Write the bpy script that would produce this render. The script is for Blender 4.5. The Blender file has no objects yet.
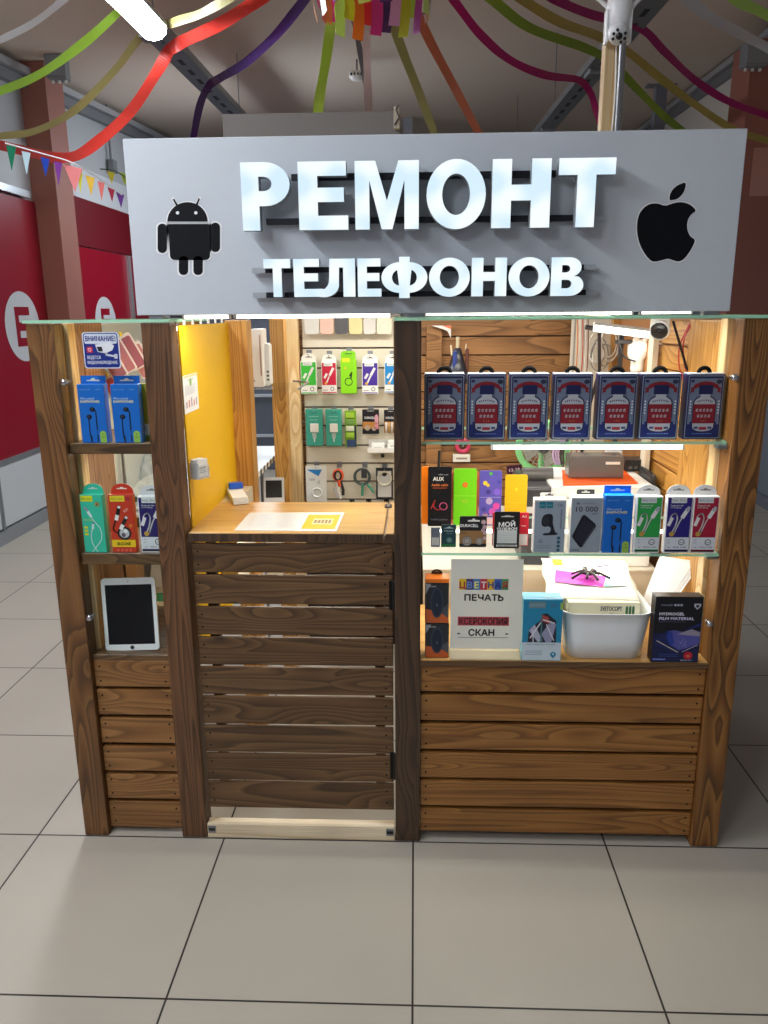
import bpy, bmesh, math, random
from mathutils import Vector, Matrix
random.seed(7)
PI = math.pi
S = bpy.context.scene
COL = S.collection
# ------------------------------------------------------------------ camera
F_PX, CAM_Z, PITCH, YAW, ROLL, DIST = 781.5357, 1.6171, 0.2505, -0.0404, -0.0077, 2.1308
_cy, _sy, _cp, _sp = math.cos(YAW), math.sin(YAW), math.cos(PITCH), math.sin(PITCH)
FWD = Vector((_sy*_cp, _cy*_cp, -_sp))
_r0 = Vector((_cy, -_sy, 0)); _u0 = _r0.cross(FWD)
RGT = _r0*math.cos(ROLL) + _u0*math.sin(ROLL)
UPV = -_r0*math.sin(ROLL) + _u0*math.cos(ROLL)
CAMP = Vector((0, -DIST, CAM_Z))
cam = bpy.data.cameras.new('camera'); cam_o = bpy.data.objects.new('camera', cam); COL.objects.link(cam_o)
cam.sensor_fit = 'VERTICAL'; cam.sensor_height = 36.0; cam.lens = 36.0*F_PX/1024.0
cam.clip_start = 0.02; cam.clip_end = 200
M = Matrix((RGT, UPV, -FWD)).transposed().to_4x4(); M.translation = CAMP
cam_o.matrix_world = M
S.camera = cam_o

def ray(px, py): return FWD + RGT*((px-384)/F_PX) - UPV*((py-512)/F_PX)
def at(px, py, Y=0.0):
    d = ray(px, py); return CAMP + d*((Y-CAMP.y)/d.y)
def atz(px, py, Z):
    d = ray(px, py); return CAMP + d*((Z-CAMP.z)/d.z)
def atx(px, py, X):
    d = ray(px, py); return CAMP + d*((X-CAMP.x)/d.x)

# ------------------------------------------------------------------ materials
def lin(v):
    v /= 255.0
    return v/12.92 if v <= 0.04045 else ((v+0.055)/1.055)**2.4
def rgb(c): return (lin(c[0]), lin(c[1]), lin(c[2]), 1.0)
_mc = {}
def mat(c, rough=0.5, metal=0.0, spec=0.5, key='plain'):
    k = (key, tuple(c), rough, metal, spec)
    if k in _mc: return _mc[k]
    m = bpy.data.materials.new('surface'); m.use_nodes = True
    nt = m.node_tree; b = nt.nodes['Principled BSDF']
    b.inputs['Roughness'].default_value = rough
    b.inputs['Metallic'].default_value = metal
    b.inputs['Specular IOR Level'].default_value = spec
    # faint procedural unevenness
    n = nt.nodes.new('ShaderNodeTexNoise'); n.inputs['Scale'].default_value = 35; n.inputs['Detail'].default_value = 2
    tc = nt.nodes.new('ShaderNodeTexCoord'); nt.links.new(tc.outputs['Object'], n.inputs['Vector'])
    mx = nt.nodes.new('ShaderNodeMix'); mx.data_type = 'RGBA'
    a = rgb(c)
    mx.inputs[6].default_value = (a[0]*.975, a[1]*.975, a[2]*.975, 1); mx.inputs[7].default_value = (min(1, a[0]*1.02), min(1, a[1]*1.02), min(1, a[2]*1.02), 1)
    nt.links.new(n.outputs['Fac'], mx.inputs[0]); nt.links.new(mx.outputs[2], b.inputs['Base Color'])
    _mc[k] = m
    return m
def emit(c, strength, key='e'):
    k = (key, tuple(c), strength)
    if k in _mc: return _mc[k]
    m = bpy.data.materials.new('lamp'); m.use_nodes = True; nt = m.node_tree; nt.nodes.clear()
    o = nt.nodes.new('ShaderNodeOutputMaterial'); e = nt.nodes.new('ShaderNodeEmission')
    e.inputs['Color'].default_value = rgb(c); e.inputs['Strength'].default_value = strength
    nt.links.new(e.outputs[0], o.inputs[0]); _mc[k] = m
    return m
def glass_mat(tint=(252, 254, 253), refl=.6):
    k = ('glass', tint, refl)
    if k in _mc: return _mc[k]
    m = bpy.data.materials.new('glass'); m.use_nodes = True; nt = m.node_tree; nt.nodes.clear()
    o = nt.nodes.new('ShaderNodeOutputMaterial'); t = nt.nodes.new('ShaderNodeBsdfTransparent'); g = nt.nodes.new('ShaderNodeBsdfGlossy')
    t.inputs['Color'].default_value = rgb(tint); g.inputs['Roughness'].default_value = 0.02
    f = nt.nodes.new('ShaderNodeFresnel'); f.inputs['IOR'].default_value = 1.3
    mu = nt.nodes.new('ShaderNodeMath'); mu.operation = 'MULTIPLY'; mu.inputs[1].default_value = refl
    mx = nt.nodes.new('ShaderNodeMixShader')
    gm = nt.nodes.new('ShaderNodeNewGeometry'); inv = nt.nodes.new('ShaderNodeMath'); inv.operation = 'SUBTRACT'; inv.inputs[0].default_value = 1; nt.links.new(gm.outputs['Backfacing'], inv.inputs[1])
    m2 = nt.nodes.new('ShaderNodeMath'); m2.operation = 'MULTIPLY'; nt.links.new(mu.outputs[0], m2.inputs[0]); nt.links.new(inv.outputs[0], m2.inputs[1])
    nt.links.new(f.outputs[0], mu.inputs[0]); nt.links.new(m2.outputs[0], mx.inputs[0])
    nt.links.new(t.outputs[0], mx.inputs[1]); nt.links.new(g.outputs[0], mx.inputs[2]); nt.links.new(mx.outputs[0], o.inputs[0])
    _mc[k] = m
    return m
def glass_edge():
    k = ('gedge',)
    if k in _mc: return _mc[k]
    m = bpy.data.materials.new('glass_edge'); m.use_nodes = True; nt = m.node_tree
    b = nt.nodes['Principled BSDF']; b.inputs['Base Color'].default_value = rgb((176, 230, 200)); b.inputs['Roughness'].default_value = .25
    o = nt.nodes['Material Output']; t = nt.nodes.new('ShaderNodeBsdfTransparent'); t.inputs['Color'].default_value = rgb((190, 235, 210))
    mx = nt.nodes.new('ShaderNodeMixShader'); mx.inputs[0].default_value = .75
    nt.links.new(t.outputs[0], mx.inputs[1]); nt.links.new(b.outputs[0], mx.inputs[2]); nt.links.new(mx.outputs[0], o.inputs[0])
    _mc[k] = m
    return m
def film_mat(c, alpha, rough=.15):
    k = ('film', tuple(c), alpha, rough)
    if k in _mc: return _mc[k]
    m = bpy.data.materials.new('film'); m.use_nodes = True; nt = m.node_tree
    b = nt.nodes['Principled BSDF']; b.inputs['Base Color'].default_value = rgb(c); b.inputs['Roughness'].default_value = rough
    b.inputs['Alpha'].default_value = alpha
    n = nt.nodes.new('ShaderNodeTexNoise'); n.inputs['Scale'].default_value = 60
    tc = nt.nodes.new('ShaderNodeTexCoord'); nt.links.new(tc.outputs['Object'], n.inputs['Vector'])
    bp = nt.nodes.new('ShaderNodeBump'); bp.inputs['Strength'].default_value = .3; nt.links.new(n.outputs['Fac'], bp.inputs['Height']); nt.links.new(bp.outputs[0], b.inputs['Normal'])
    _mc[k] = m
    return m
def wood(dark, mid, light, axis='z', ring=34.0, rough=.45, knots=True, contrast=1.0):
    k = ('wood', tuple(dark), tuple(mid), tuple(light), axis, ring, knots, contrast)
    if k in _mc: return _mc[k]
    m = bpy.data.materials.new('wood'); m.use_nodes = True; nt = m.node_tree; L = nt.links.new
    b = nt.nodes['Principled BSDF']; b.inputs['Roughness'].default_value = rough
    N = nt.nodes.new
    tc = N('ShaderNodeTexCoord'); oi = N('ShaderNodeObjectInfo')
    cmb = N('ShaderNodeCombineXYZ')
    for i, f in enumerate((13.7, 29.1, 7.3)):
        mu = N('ShaderNodeMath'); mu.operation = 'MULTIPLY'; mu.inputs[1].default_value = f
        L(oi.outputs['Random'], mu.inputs[0]); L(mu.outputs[0], cmb.inputs[i])
    ad = N('ShaderNodeVectorMath'); ad.operation = 'ADD'; L(tc.outputs['Object'], ad.inputs[0]); L(cmb.outputs[0], ad.inputs[1])
    def mapping(sc_along, sc_across):
        mp = N('ShaderNodeMapping'); s = [sc_across]*3; s['xyz'.index(axis)] = sc_along
        mp.inputs['Scale'].default_value = s; L(ad.outputs[0], mp.inputs['Vector']); return mp
    mp = mapping(.055, 1.0)
    n1 = N('ShaderNodeTexNoise'); n1.inputs['Scale'].default_value = 8; n1.inputs['Detail'].default_value = 1.2; L(mp.outputs[0], n1.inputs['Vector'])
    # knots: sparse cells that also bend the grain around them
    mk = mapping(2.6, 8.0)
    vo = N('ShaderNodeTexVoronoi'); vo.inputs['Scale'].default_value = 1.0; L(mk.outputs[0], vo.inputs['Vector'])
    # rings
    mr = N('ShaderNodeMath'); mr.operation = 'MULTIPLY_ADD'; mr.inputs[1].default_value = ring*.8; mr.inputs[2].default_value = 0
    L(n1.outputs['Fac'], mr.inputs[0])
    kb = N('ShaderNodeMapRange'); kb.inputs['From Min'].default_value = 0; kb.inputs['From Max'].default_value = .42; kb.inputs['To Min'].default_value = 3.0 if knots else 0; kb.inputs['To Max'].default_value = 0
    L(vo.outputs['Distance'], kb.inputs['Value'])
    sm = N('ShaderNodeMath'); sm.operation = 'ADD'; L(mr.outputs[0], sm.inputs[0]); L(kb.outputs[0], sm.inputs[1])
    fr = N('ShaderNodeMath'); fr.operation = 'FRACT'; L(sm.outputs[0], fr.inputs[0])
    rp = N('ShaderNodeValToRGB'); e = rp.color_ramp.elements
    e[0].position = 0.0; e[0].color = rgb(light); e[1].position = 1.0; e[1].color = rgb(light)
    x = rp.color_ramp.elements.new(.55); x.color = rgb(mid)
    x = rp.color_ramp.elements.new(.88); x.color = rgb([a_*.6+b_*.4 for a_, b_ in zip(dark, mid)])
    L(fr.outputs[0], rp.inputs['Fac'])
    mf = mapping(5.0, 260.0)
    n2 = N('ShaderNodeTexNoise'); n2.inputs['Scale'].default_value = 1; n2.inputs['Detail'].default_value = 3; L(mf.outputs[0], n2.inputs['Vector'])
    m2 = N('ShaderNodeMapRange'); m2.inputs['To Min'].default_value = .72; m2.inputs['To Max'].default_value = 1.24; L(n2.outputs['Fac'], m2.inputs['Value'])
    mxs = N('ShaderNodeMix'); mxs.data_type = 'RGBA'; mxs.blend_type = 'MULTIPLY'; mxs.inputs[0].default_value = 1.0
    L(rp.outputs['Color'], mxs.inputs[6]); L(m2.outputs[0], mxs.inputs[7])
    out = mxs.outputs[2]
    # slow tone variation
    n3 = N('ShaderNodeTexNoise'); n3.inputs['Scale'].default_value = 3.5; L(ad.outputs[0], n3.inputs['Vector'])
    m3 = N('ShaderNodeMapRange'); m3.inputs['From Min'].default_value = .3; m3.inputs['From Max'].default_value = .7; m3.inputs['To Min'].default_value = .82; m3.inputs['To Max'].default_value = 1.15; L(n3.outputs['Fac'], m3.inputs['Value'])
    mx3 = N('ShaderNodeMix'); mx3.data_type = 'RGBA'; mx3.blend_type = 'MULTIPLY'; mx3.inputs[0].default_value = 1.0
    L(out, mx3.inputs[6]); L(m3.outputs[0], mx3.inputs[7]); out = mx3.outputs[2]
    if knots:
        kd = N('ShaderNodeMapRange'); kd.inputs['From Min'].default_value = .03; kd.inputs['From Max'].default_value = .085; kd.inputs['To Min'].default_value = .7; kd.inputs['To Max'].default_value = 0
        L(vo.outputs['Distance'], kd.inputs['Value'])
        mxk = N('ShaderNodeMix'); mxk.data_type = 'RGBA'; mxk.inputs[7].default_value = rgb([v*.55 for v in dark])
        L(kd.outputs[0], mxk.inputs[0]); L(out, mxk.inputs[6]); out = mxk.outputs[2]
    L(out, b.inputs['Base Color'])
    bp = N('ShaderNodeBump'); bp.inputs['Strength'].default_value = .12; bp.inputs['Distance'].default_value = .002
    L(n2.outputs['Fac'], bp.inputs['Height']); L(bp.outputs[0], b.inputs['Normal'])
    _mc[k] = m
    return m
def ribbon_mat(c, alpha=1.0, rough=.35):
    c = tuple(min(236, int(v*1.16+8)) for v in c); k = ('ribbon', tuple(c), alpha)
    if k in _mc: return _mc[k]
    m = bpy.data.materials.new('ribbon'); m.use_nodes = True; nt = m.node_tree; b = nt.nodes['Principled BSDF']; L = nt.links.new
    b.inputs['Base Color'].default_value = rgb(c); b.inputs['Roughness'].default_value = rough; b.inputs['Alpha'].default_value = alpha
    tc = nt.nodes.new('ShaderNodeTexCoord'); n = nt.nodes.new('ShaderNodeTexNoise'); n.inputs['Scale'].default_value = 25; n.inputs['Detail'].default_value = 3
    L(tc.outputs['Object'], n.inputs['Vector']); bp = nt.nodes.new('ShaderNodeBump'); bp.inputs['Strength'].default_value = .5; bp.inputs['Distance'].default_value = .01
    L(n.outputs['Fac'], bp.inputs['Height']); L(bp.outputs[0], b.inputs['Normal'])
    o = nt.nodes['Material Output']; tr = nt.nodes.new('ShaderNodeBsdfTranslucent'); tr.inputs['Color'].default_value = rgb(c)
    mx = nt.nodes.new('ShaderNodeMixShader'); mx.inputs[0].default_value = .35
    L(b.outputs[0], mx.inputs[1]); L(tr.outputs[0], mx.inputs[2]); L(mx.outputs[0], o.inputs[0])
    _mc[k] = m
    return m

# ------------------------------------------------------------------ mesh builder
_txt = {}
def text_mesh(s, bold):
    k = (s, bold)
    if k in _txt: return _txt[k]
    if s.endswith('Ь') and len(s) > 1:   # the soft sign is a turned-over Р
        (va, fa), (vb, fb) = text_mesh(s[:-1], bold), text_mesh('Р', bold)
        xo = max(v.x for v in va)+.09-min(v.x for v in vb); top = max(v.y for v in vb)
        _txt[k] = (va+[Vector((v.x+xo, top-v.y, 0)) for v in vb], fa+[[i+len(va) for i in f][::-1] for f in fb]); return _txt[k]
    cu = bpy.data.curves.new('t', 'FONT'); cu.body = s; cu.size = 1; cu.resolution_u = 2; cu.offset = bold;  cu.fill_mode = 'FRONT'
    o = bpy.data.objects.new('t', cu); COL.objects.link(o)
    dg = bpy.context.evaluated_depsgraph_get(); dg.update()
    me = bpy.data.meshes.new_from_object(o.evaluated_get(dg))
    vs = [v.co.copy() for v in me.vertices]; fs = [list(p.vertices) for p in me.polygons]
    bpy.data.objects.remove(o); bpy.data.curves.remove(cu); bpy.data.meshes.remove(me)
    _txt[k] = (vs, fs)
    return _txt[k]
def arc(cx, cz, rx, rz, a0, a1, n=16):
    return [(cx+rx*math.cos(math.radians(a0+(a1-a0)*i/n)), cz+rz*math.sin(math.radians(a0+(a1-a0)*i/n))) for i in range(n+1)]
def rrect(x0, x1, z0, z1, r, n=4):
    p = []
    for cx, cz, a in ((x1-r, z1-r, 0), (x0+r, z1-r, 90), (x0+r, z0+r, 180), (x1-r, z0+r, 270)):
        p += arc(cx, cz, r, r, a, a+90, n)
    return p
def spline(pts, n=8):
    out = []
    P = [pts[0]] + list(pts) + [pts[-1]]
    for i in range(1, len(P)-2):
        a, b, c, d = [Vector(P[j]) for j in (i-1, i, i+1, i+2)]
        for k in range(n):
            t = k/n
            out.append(.5*((2*b)+(c-a)*t+(2*a-5*b+4*c-d)*t*t+(3*b-a-3*c+d)*t**3))
    out.append(Vector(P[-1]))
    return out

class MB:
    def __init__(s): s.v = []; s.f = []; s.m = []; s.sm = []; s.mats = []
    def mi(s, m):
        if m not in s.mats: s.mats.append(m)
        return s.mats.index(m)
    def add(s, vs, fs, m, smooth=False):
        o = len(s.v); s.v += [tuple(v) for v in vs]
        i = s.mi(m)
        for f in fs: s.f.append([o+a for a in f]); s.m.append(i); s.sm.append(smooth)
        return s
    def box(s, x0, x1, y0, y1, z0, z1, m, bev=0.0, rot=None):
        bm = bmesh.new(); bmesh.ops.create_cube(bm, size=1)
        c = Vector(((x0+x1)/2, (y0+y1)/2, (z0+z1)/2))
        for v in bm.verts: v.co = Vector((v.co.x*(x1-x0), v.co.y*(y1-y0), v.co.z*(z1-z0)))
        if bev > 0: bmesh.ops.bevel(bm, geom=bm.edges[:], offset=bev, segments=2 if bev > .002 else 1, affect='EDGES', profile=.6)
        bm.verts.index_update()
        vs = []
        for v in bm.verts:
            q = v.co if rot is None else rot @ v.co
            vs.append(q+c)
        s.add(vs, [[v.index for v in f.verts] for f in bm.faces], m); bm.free(); return s
    def flat(s, pts, y, m):
        # polygon in the x/z plane facing -y
        a = sum(p[0]*q[1]-q[0]*p[1] for p, q in zip(pts, pts[1:]+pts[:1]))
        if a < 0: pts = pts[::-1]
        return s.add([(p[0], y, p[1]) for p in pts], [list(range(len(pts)))], m)
    def rect(s, x0, x1, z0, z1, y, m): return s.flat([(x0, z0), (x1, z0), (x1, z1), (x0, z1)], y, m)
    def disc(s, x, z, r, y, m, n=20, rz=None): return s.flat(arc(x, z, r, rz or r, 0, 360*(n-1)/n, n-1), y, m)
    def ring2(s, x, z, r0, r1, y, m, n=24, a0=0, a1=360):
        A = arc(x, z, r0, r0, a0, a1, n); B = arc(x, z, r1, r1, a0, a1, n)
        for i in range(n): s.flat([A[i], B[i], B[i+1], A[i+1]], y, m)
        return s
    def stroke(s, pts, w, y, m):
        for i in range(len(pts)-1):
            a = Vector(pts[i][:2]); b = Vector(pts[i+1][:2]); d = b-a
            if d.length < 1e-6: continue
            d.normalize(); nn = Vector((-d.y, d.x))*w/2; e = d*w*.25
            s.flat([tuple(a-nn-e), tuple(b-nn+e), tuple(b+nn+e), tuple(a+nn-e)], y, m)
        return s
    def prism(s, pts, y0, y1, m, mside=None):
        a = sum(p[0]*q[1]-q[0]*p[1] for p, q in zip(pts, pts[1:]+pts[:1]))
        if a < 0: pts = pts[::-1]
        n = len(pts)
        s.add([(p[0], y0, p[1]) for p in pts], [list(range(n))], m)
        vs = [(p[0], y0, p[1]) for p in pts]+[(p[0], y1, p[1]) for p in pts]
        s.add(vs, [[i, i+n, (i+1) % n+n, (i+1) % n] for i in range(n)], mside or m)
        s.add([(p[0], y1, p[1]) for p in pts], [list(range(n))[::-1]], mside or m); return s
    def tube(s, pts, r, m, n=8, closed=False, smooth=True):
        pts = [Vector(p) for p in pts]; R = r if isinstance(r, (list, tuple)) else [r]*len(pts)
        vs = []; prev = None; K = len(pts)
        for i, p in enumerate(pts):
            if closed: t = (pts[(i+1) % K]-pts[i-1]).normalized()
            else: t = (pts[min(i+1, K-1)]-pts[max(i-1, 0)]).normalized()
            if prev is None:
                u = t.orthogonal().normalized()
            else:
                u = (prev-t*prev.dot(t)); u = u.normalized() if u.length > 1e-6 else t.orthogonal().normalized()
            prev = u; w = t.cross(u)
            for k in range(n):
                a = 2*PI*k/n; vs.append(p+(u*math.cos(a)+w*math.sin(a))*R[i])
        fs = []
        for i in range(K if closed else K-1):
            j = (i+1) % K
            for k in range(n): fs.append([i*n+k, i*n+(k+1) % n, j*n+(k+1) % n, j*n+k])
        s.add(vs, fs, m, smooth)
        if not closed:
            s.add(vs[:n], [list(range(n))[::-1]], m); s.add(vs[-n:], [list(range(n))], m)
        return s
    def cyl(s, a, b, r, m, n=16): return s.tube([a, b], r, m, n)
    def lathe(s, prof, m, c=(0, 0, 0), n=24, axis='z', smooth=True):
        vs = []
        for r, h in prof:
            for k in range(n):
                a = 2*PI*k/n; x, y = r*math.cos(a), r*math.sin(a)
                vs.append((c[0]+x, c[1]+y, c[2]+h) if axis == 'z' else ((c[0]+x, c[1]-h, c[2]+y) if axis == 'y' else (c[0]+h, c[1]+x, c[2]+y)))
        fs = [[i*n+k, i*n+(k+1) % n, (i+1)*n+(k+1) % n, (i+1)*n+k] for i in range(len(prof)-1) for k in range(n)]
        return s.add(vs, fs, m, smooth)
    def strip(s, pts, w, m, side=None, th=0.0006):
        # a band of cloth along pts, w wide; side is its width direction
        pts = [Vector(p) for p in pts]; vs = []; K = len(pts)
        for i, p in enumerate(pts):
            t = (pts[min(i+1, K-1)]-pts[max(i-1, 0)]).normalized()
            sd = Vector(side[i]) if isinstance(side, list) else Vector(side or (0, 0, 1))
            sd = (sd-t*sd.dot(t)).normalized(); nrm = t.cross(sd)*th/2
            ww = w[i] if isinstance(w, list) else w
            for q in (p+sd*ww/2+nrm, p-sd*ww/2+nrm, p-sd*ww/2-nrm, p+sd*ww/2-nrm): vs.append(q)
        fs = []
        for i in range(K-1):
            for k in range(4): fs.append([i*4+k, i*4+(k+1) % 4, (i+1)*4+(k+1) % 4, (i+1)*4+k])
        fs += [[3, 2, 1, 0], [(K-1)*4+k for k in range(4)]]
        return s.add(vs, fs, m, False)
    def text(s, body, x, z, y, size, m, align='c', bold=0.0, sx=1.0, width=None, rot=0.0):
        vs, fs = text_mesh(body, 0)
        if not vs: return s
        xs = [v.x for v in vs]; x0, x1 = min(xs), max(xs)
        if width: sx = width/((x1-x0)*size)
        off = {'c': (x0+x1)/2, 'l': x0, 'r': x1}[align]
        ca, sa = math.cos(rot), math.sin(rot); out = []
        for v in vs:
            a, b = (v.x-off)*size*sx, v.y*size
            out.append((x+a*ca-b*sa, y, z+a*sa+b*ca))
        g = max(.007, min(bold, .035)*1.05)*size; off_ = [(0, 0), (-g, 0), (g, 0), (0, g), (0, -g)] if bold >= .02 else [(0, 0), (g, 0), (0, g)]
        for k, (dx, dz) in enumerate(off_):
            s.add([(a+dx*ca-dz*sa, b-k*.00007, c+dx*sa+dz*ca) for a, b, c in out], fs, m)
        return s
    def build(s, name, parent=None, loc=None, rot=None):
        me = bpy.data.meshes.new(name); me.from_pydata(s.v, [], s.f)
        for m in s.mats: me.materials.append(m)
        me.polygons.foreach_set('material_index', s.m); me.polygons.foreach_set('use_smooth', s.sm); me.update()
        o = bpy.data.objects.new(name, me); COL.objects.link(o)
        if parent: o.parent = parent
        if loc is not None: o.location = loc
        if rot is not None: o.rotation_euler = rot
        return o
def tag(o, label, cat, group=None, kind=None):
    o['label'] = label; o['category'] = cat
    if group: o['group'] = group
    if kind: o['kind'] = kind
    return o
def thing(name, label, cat, loc=(0, 0, 0), rot=(0, 0, 0), group=None):
    o = bpy.data.objects.new(name, None); o.empty_display_size = .05; COL.objects.link(o); o.location = loc; o.rotation_euler = rot
    return tag(o, label, cat, group)
def struct(o): o['kind'] = 'structure'; return o

WHITE = mat((232, 232, 228)); BLACK = mat((14, 14, 16), .4); NAVY = mat((24, 28, 78)); 
STEEL = mat((150, 153, 158), .35, .8); GREYP = mat((120, 122, 126), .5)
CREAM = mat((222, 213, 192)); PAPER = mat((238, 238, 236), .8)
def thin_paper():
    m = mat((240, 240, 238), .8, key='sheet'); nt = m.node_tree; o = nt.nodes['Material Output']
    if not any(n.type == 'BSDF_TRANSLUCENT' for n in nt.nodes):
        t = nt.nodes.new('ShaderNodeBsdfTranslucent'); t.inputs['Color'].default_value = rgb((240, 240, 236)); x = nt.nodes.new('ShaderNodeMixShader'); x.inputs[0].default_value = .3
        nt.links.new(nt.nodes['Principled BSDF'].outputs[0], x.inputs[1]); nt.links.new(t.outputs[0], x.inputs[2]); nt.links.new(x.outputs[0], o.inputs[0])
    return m
LEDK = 1.0; WORLD = 0.45; EXPO = 0.0
# ================================================================== THE HALL
def tile_mat():
    m = bpy.data.materials.new('floor_tiles'); m.use_nodes = True; nt = m.node_tree; L = nt.links.new; b = nt.nodes['Principled BSDF']
    tc = nt.nodes.new('ShaderNodeTexCoord'); br = nt.nodes.new('ShaderNodeTexBrick')
    br.offset = 0; br.squash = 1; br.inputs['Scale'].default_value = 1; br.inputs['Brick Width'].default_value = .6; br.inputs['Row Height'].default_value = .6
    br.inputs['Mortar Size'].default_value = .0028; br.inputs['Mortar Smooth'].default_value = .1; br.inputs['Bias'].default_value = 0
    br.inputs['Color1'].default_value = rgb(FLOOR_C); br.inputs['Color2'].default_value = rgb([v*.975 for v in FLOOR_C]); br.inputs['Mortar'].default_value = rgb((46, 44, 42))
    mp = nt.nodes.new('ShaderNodeMapping'); mp.inputs['Location'].default_value = (.0023, .0022, 0)
    L(tc.outputs['Object'], mp.inputs['Vector']); L(mp.outputs[0], br.inputs['Vector'])
    n = nt.nodes.new('ShaderNodeTexNoise'); n.inputs['Scale'].default_value = 2.2; n.inputs['Detail'].default_value = 5; L(tc.outputs['Object'], n.inputs['Vector'])
    mr = nt.nodes.new('ShaderNodeMapRange'); mr.inputs['To Min'].default_value = .9; mr.inputs['To Max'].default_value = 1.08; L(n.outputs['Fac'], mr.inputs['Value'])
    mx = nt.nodes.new('ShaderNodeMix'); mx.data_type = 'RGBA'; mx.blend_type = 'MULTIPLY'; mx.inputs[0].default_value = 1
    L(br.outputs['Color'], mx.inputs[6]); L(mr.outputs[0], mx.inputs[7]); L(mx.outputs[2], b.inputs['Base Color'])
    b.inputs['Roughness'].default_value = .42; b.inputs['Specular IOR Level'].default_value = .35
    bp = nt.nodes.new('ShaderNodeBump'); bp.inputs['Strength'].default_value = .4; bp.inputs['Distance'].default_value = .002; bp.invert = True
    L(br.outputs['Fac'], bp.inputs['Height']); L(bp.outputs[0], b.inputs['Normal'])
    return m
FLOOR_C = (178, 172, 159)
XL, XR, YB, YF = -3.0, 2.95, 11.5, -4.5
struct(MB().box(XL-.2, XR+.2, YF, YB+.2, -.05, 0, tile_mat()).build('floor'))
# ceiling: follows the eaves on both sides
CEIL = mat((216, 200, 185), .8)
def zl(y): return 3.436+.0582*(max(y, 2.5)-4.045)
def zr(y): return 3.871+.0136*(max(y, 2.5)-5.871)
mb = MB(); ys = [YF, 0, 2.5, 6, 9, YB+.2]; vs = []
for k in (0, .12):
    for y in ys: vs += [(XL-.2, y, zl(y)+k), (XR+.2, y, zr(y)+k)]
n = len(ys)*2; fs = []
for i in range(len(ys)-1):
    a = 2*i; fs += [[a, a+2, a+3, a+1], [n+a, n+a+1, n+a+3, n+a+2], [a, a+n, a+n+2, a+2], [a+1, a+3, a+n+3, a+n+1]]
fs += [[0, 1, n+1, n], [n-2, 2*n-2, 2*n-1, n-1]]
mb.add(vs, fs, CEIL); struct(mb.build('ceiling'))
WALLP = mat((206, 210, 214), .6); WALLW = mat((214, 218, 222), .4); RED = mat((150, 5, 36), .35); DKRED = mat((110, 8, 26), .45)
def wallbox(x0, x1, name, m, zt=4.3):
    return struct(MB().box(x0, x1, YF, YB, 0, zt, m).build(name))
wallbox(XL-.2, XL-.0, 'wall_left', WALLP, 2.9)
mb = MB(); vs = [(XL-.2, YF, 2.9), (XL, YF, 2.9), (XL, YB, 2.9), (XL-.2, YB, 2.9)] + [(XL-.2, YF, zl(YF)), (XL, YF, zl(YF)), (XL, YB, zl(YB)), (XL-.2, YB, zl(YB))]
mb.add(vs, [[0, 1, 5, 4], [1, 2, 6, 5], [2, 3, 7, 6], [3, 0, 4, 7]], mat((176, 178, 182), .7)); o = struct(mb.build('trim_1'))
mb = MB(); 
vs = [(XR, YF, 0), (XR+.2, YF, 0), (XR+.2, YB, 0), (XR, YB, 0)] + [(XR, YF, zr(YF)), (XR+.2, YF, zr(YF)), (XR+.2, YB, zr(YB)), (XR, YB, zr(YB))]
mb.add(vs, [[0, 1, 5, 4], [1, 2, 6, 5], [2, 3, 7, 6], [3, 0, 4, 7]], mat((118, 130, 142), .6)); struct(mb.build('wall_right'))
mb = MB(); vs = [(XR-.012, YF, 2.6), (XR-.001, YF, 2.6), (XR-.001, YB, 2.6), (XR-.012, YB, 2.6)] + [(XR-.012, YF, zr(YF)-.01), (XR-.001, YF, zr(YF)-.01), (XR-.001, YB, zr(YB)-.01), (XR-.012, YB, zr(YB)-.01)]
mb.add(vs, [[3, 2, 1, 0], [4, 5, 6, 7], [0, 1, 5, 4], [1, 2, 6, 5], [2, 3, 7, 6], [3, 0, 4, 7]], mat((214, 210, 202), .6)); struct(mb.build('trim_14'))
struct(MB().box(XL-.2, XR+.2, YB, YB+.2, 0, 4.3, mat((176, 184, 192), .6)).build('wall_back'))
# red wall panels of the neighbouring shop with round white letter emblems
def emblem(parent, yc, zc, ry, rz):
    mb = MB(); m1 = mat((205, 208, 212)); m2 = RED
    # local: u along +y (as seen from the hall, left to right), facing +x
    N = 32
    mb.add([(XL+.022, yc+ry*math.cos(2*PI*i/N), zc+rz*math.sin(2*PI*i/N)) for i in range(N)], [list(range(N))], m1)
    s = rz*.56; w = ry*.42; t = rz*.24; x = XL+.0235
    def r(y0, y1, z0, z1): mb.add([(x, y0, z0), (x, y1, z0), (x, y1, z1), (x, y0, z1)], [[0, 1, 2, 3]], m2)
    r(yc-w, yc-w+t*.9, zc-s, zc+s); r(yc-w+t*.9, yc+w, zc+s-t, zc+s); r(yc-w+t*.9, yc+w*.85, zc-t/2, zc+t/2); r(yc-w+t*.9, yc+w, zc-s, zc-s+t)
    return mb.build('emblem', parent)
p = struct(MB().box(XL+.0, XL+.02, YF, 4.4, .59, 2.47, RED).build('trim_2')); emblem(p, 3.87, 1.53, .27, .26)
p = struct(MB().box(XL+.0, XL+.02, 4.66, 6.22, .59, 2.2, RED).build('trim_3')); emblem(p, 5.52, 1.53, .26, .25)
struct(MB().box(XL+.0, XL+.02, 6.26, 7.4, .59, 2.2, RED).build('trim_4'))
struct(MB().box(XL+.0, XL+.03, 4.66, 7.4, 2.21, 2.62, DKRED).build('trim_5'))
struct(MB().box(XL+.02, XL+.05, 6.21, 6.27, .59, 2.2, mat((190, 195, 200), .3, .6)).build('trim_6'))
struct(MB().box(XL+.0, XL+.06, YF, 4.15, 2.48, 2.53, mat((200, 206, 212), .25, .7)).build('trim_7'))
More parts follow.
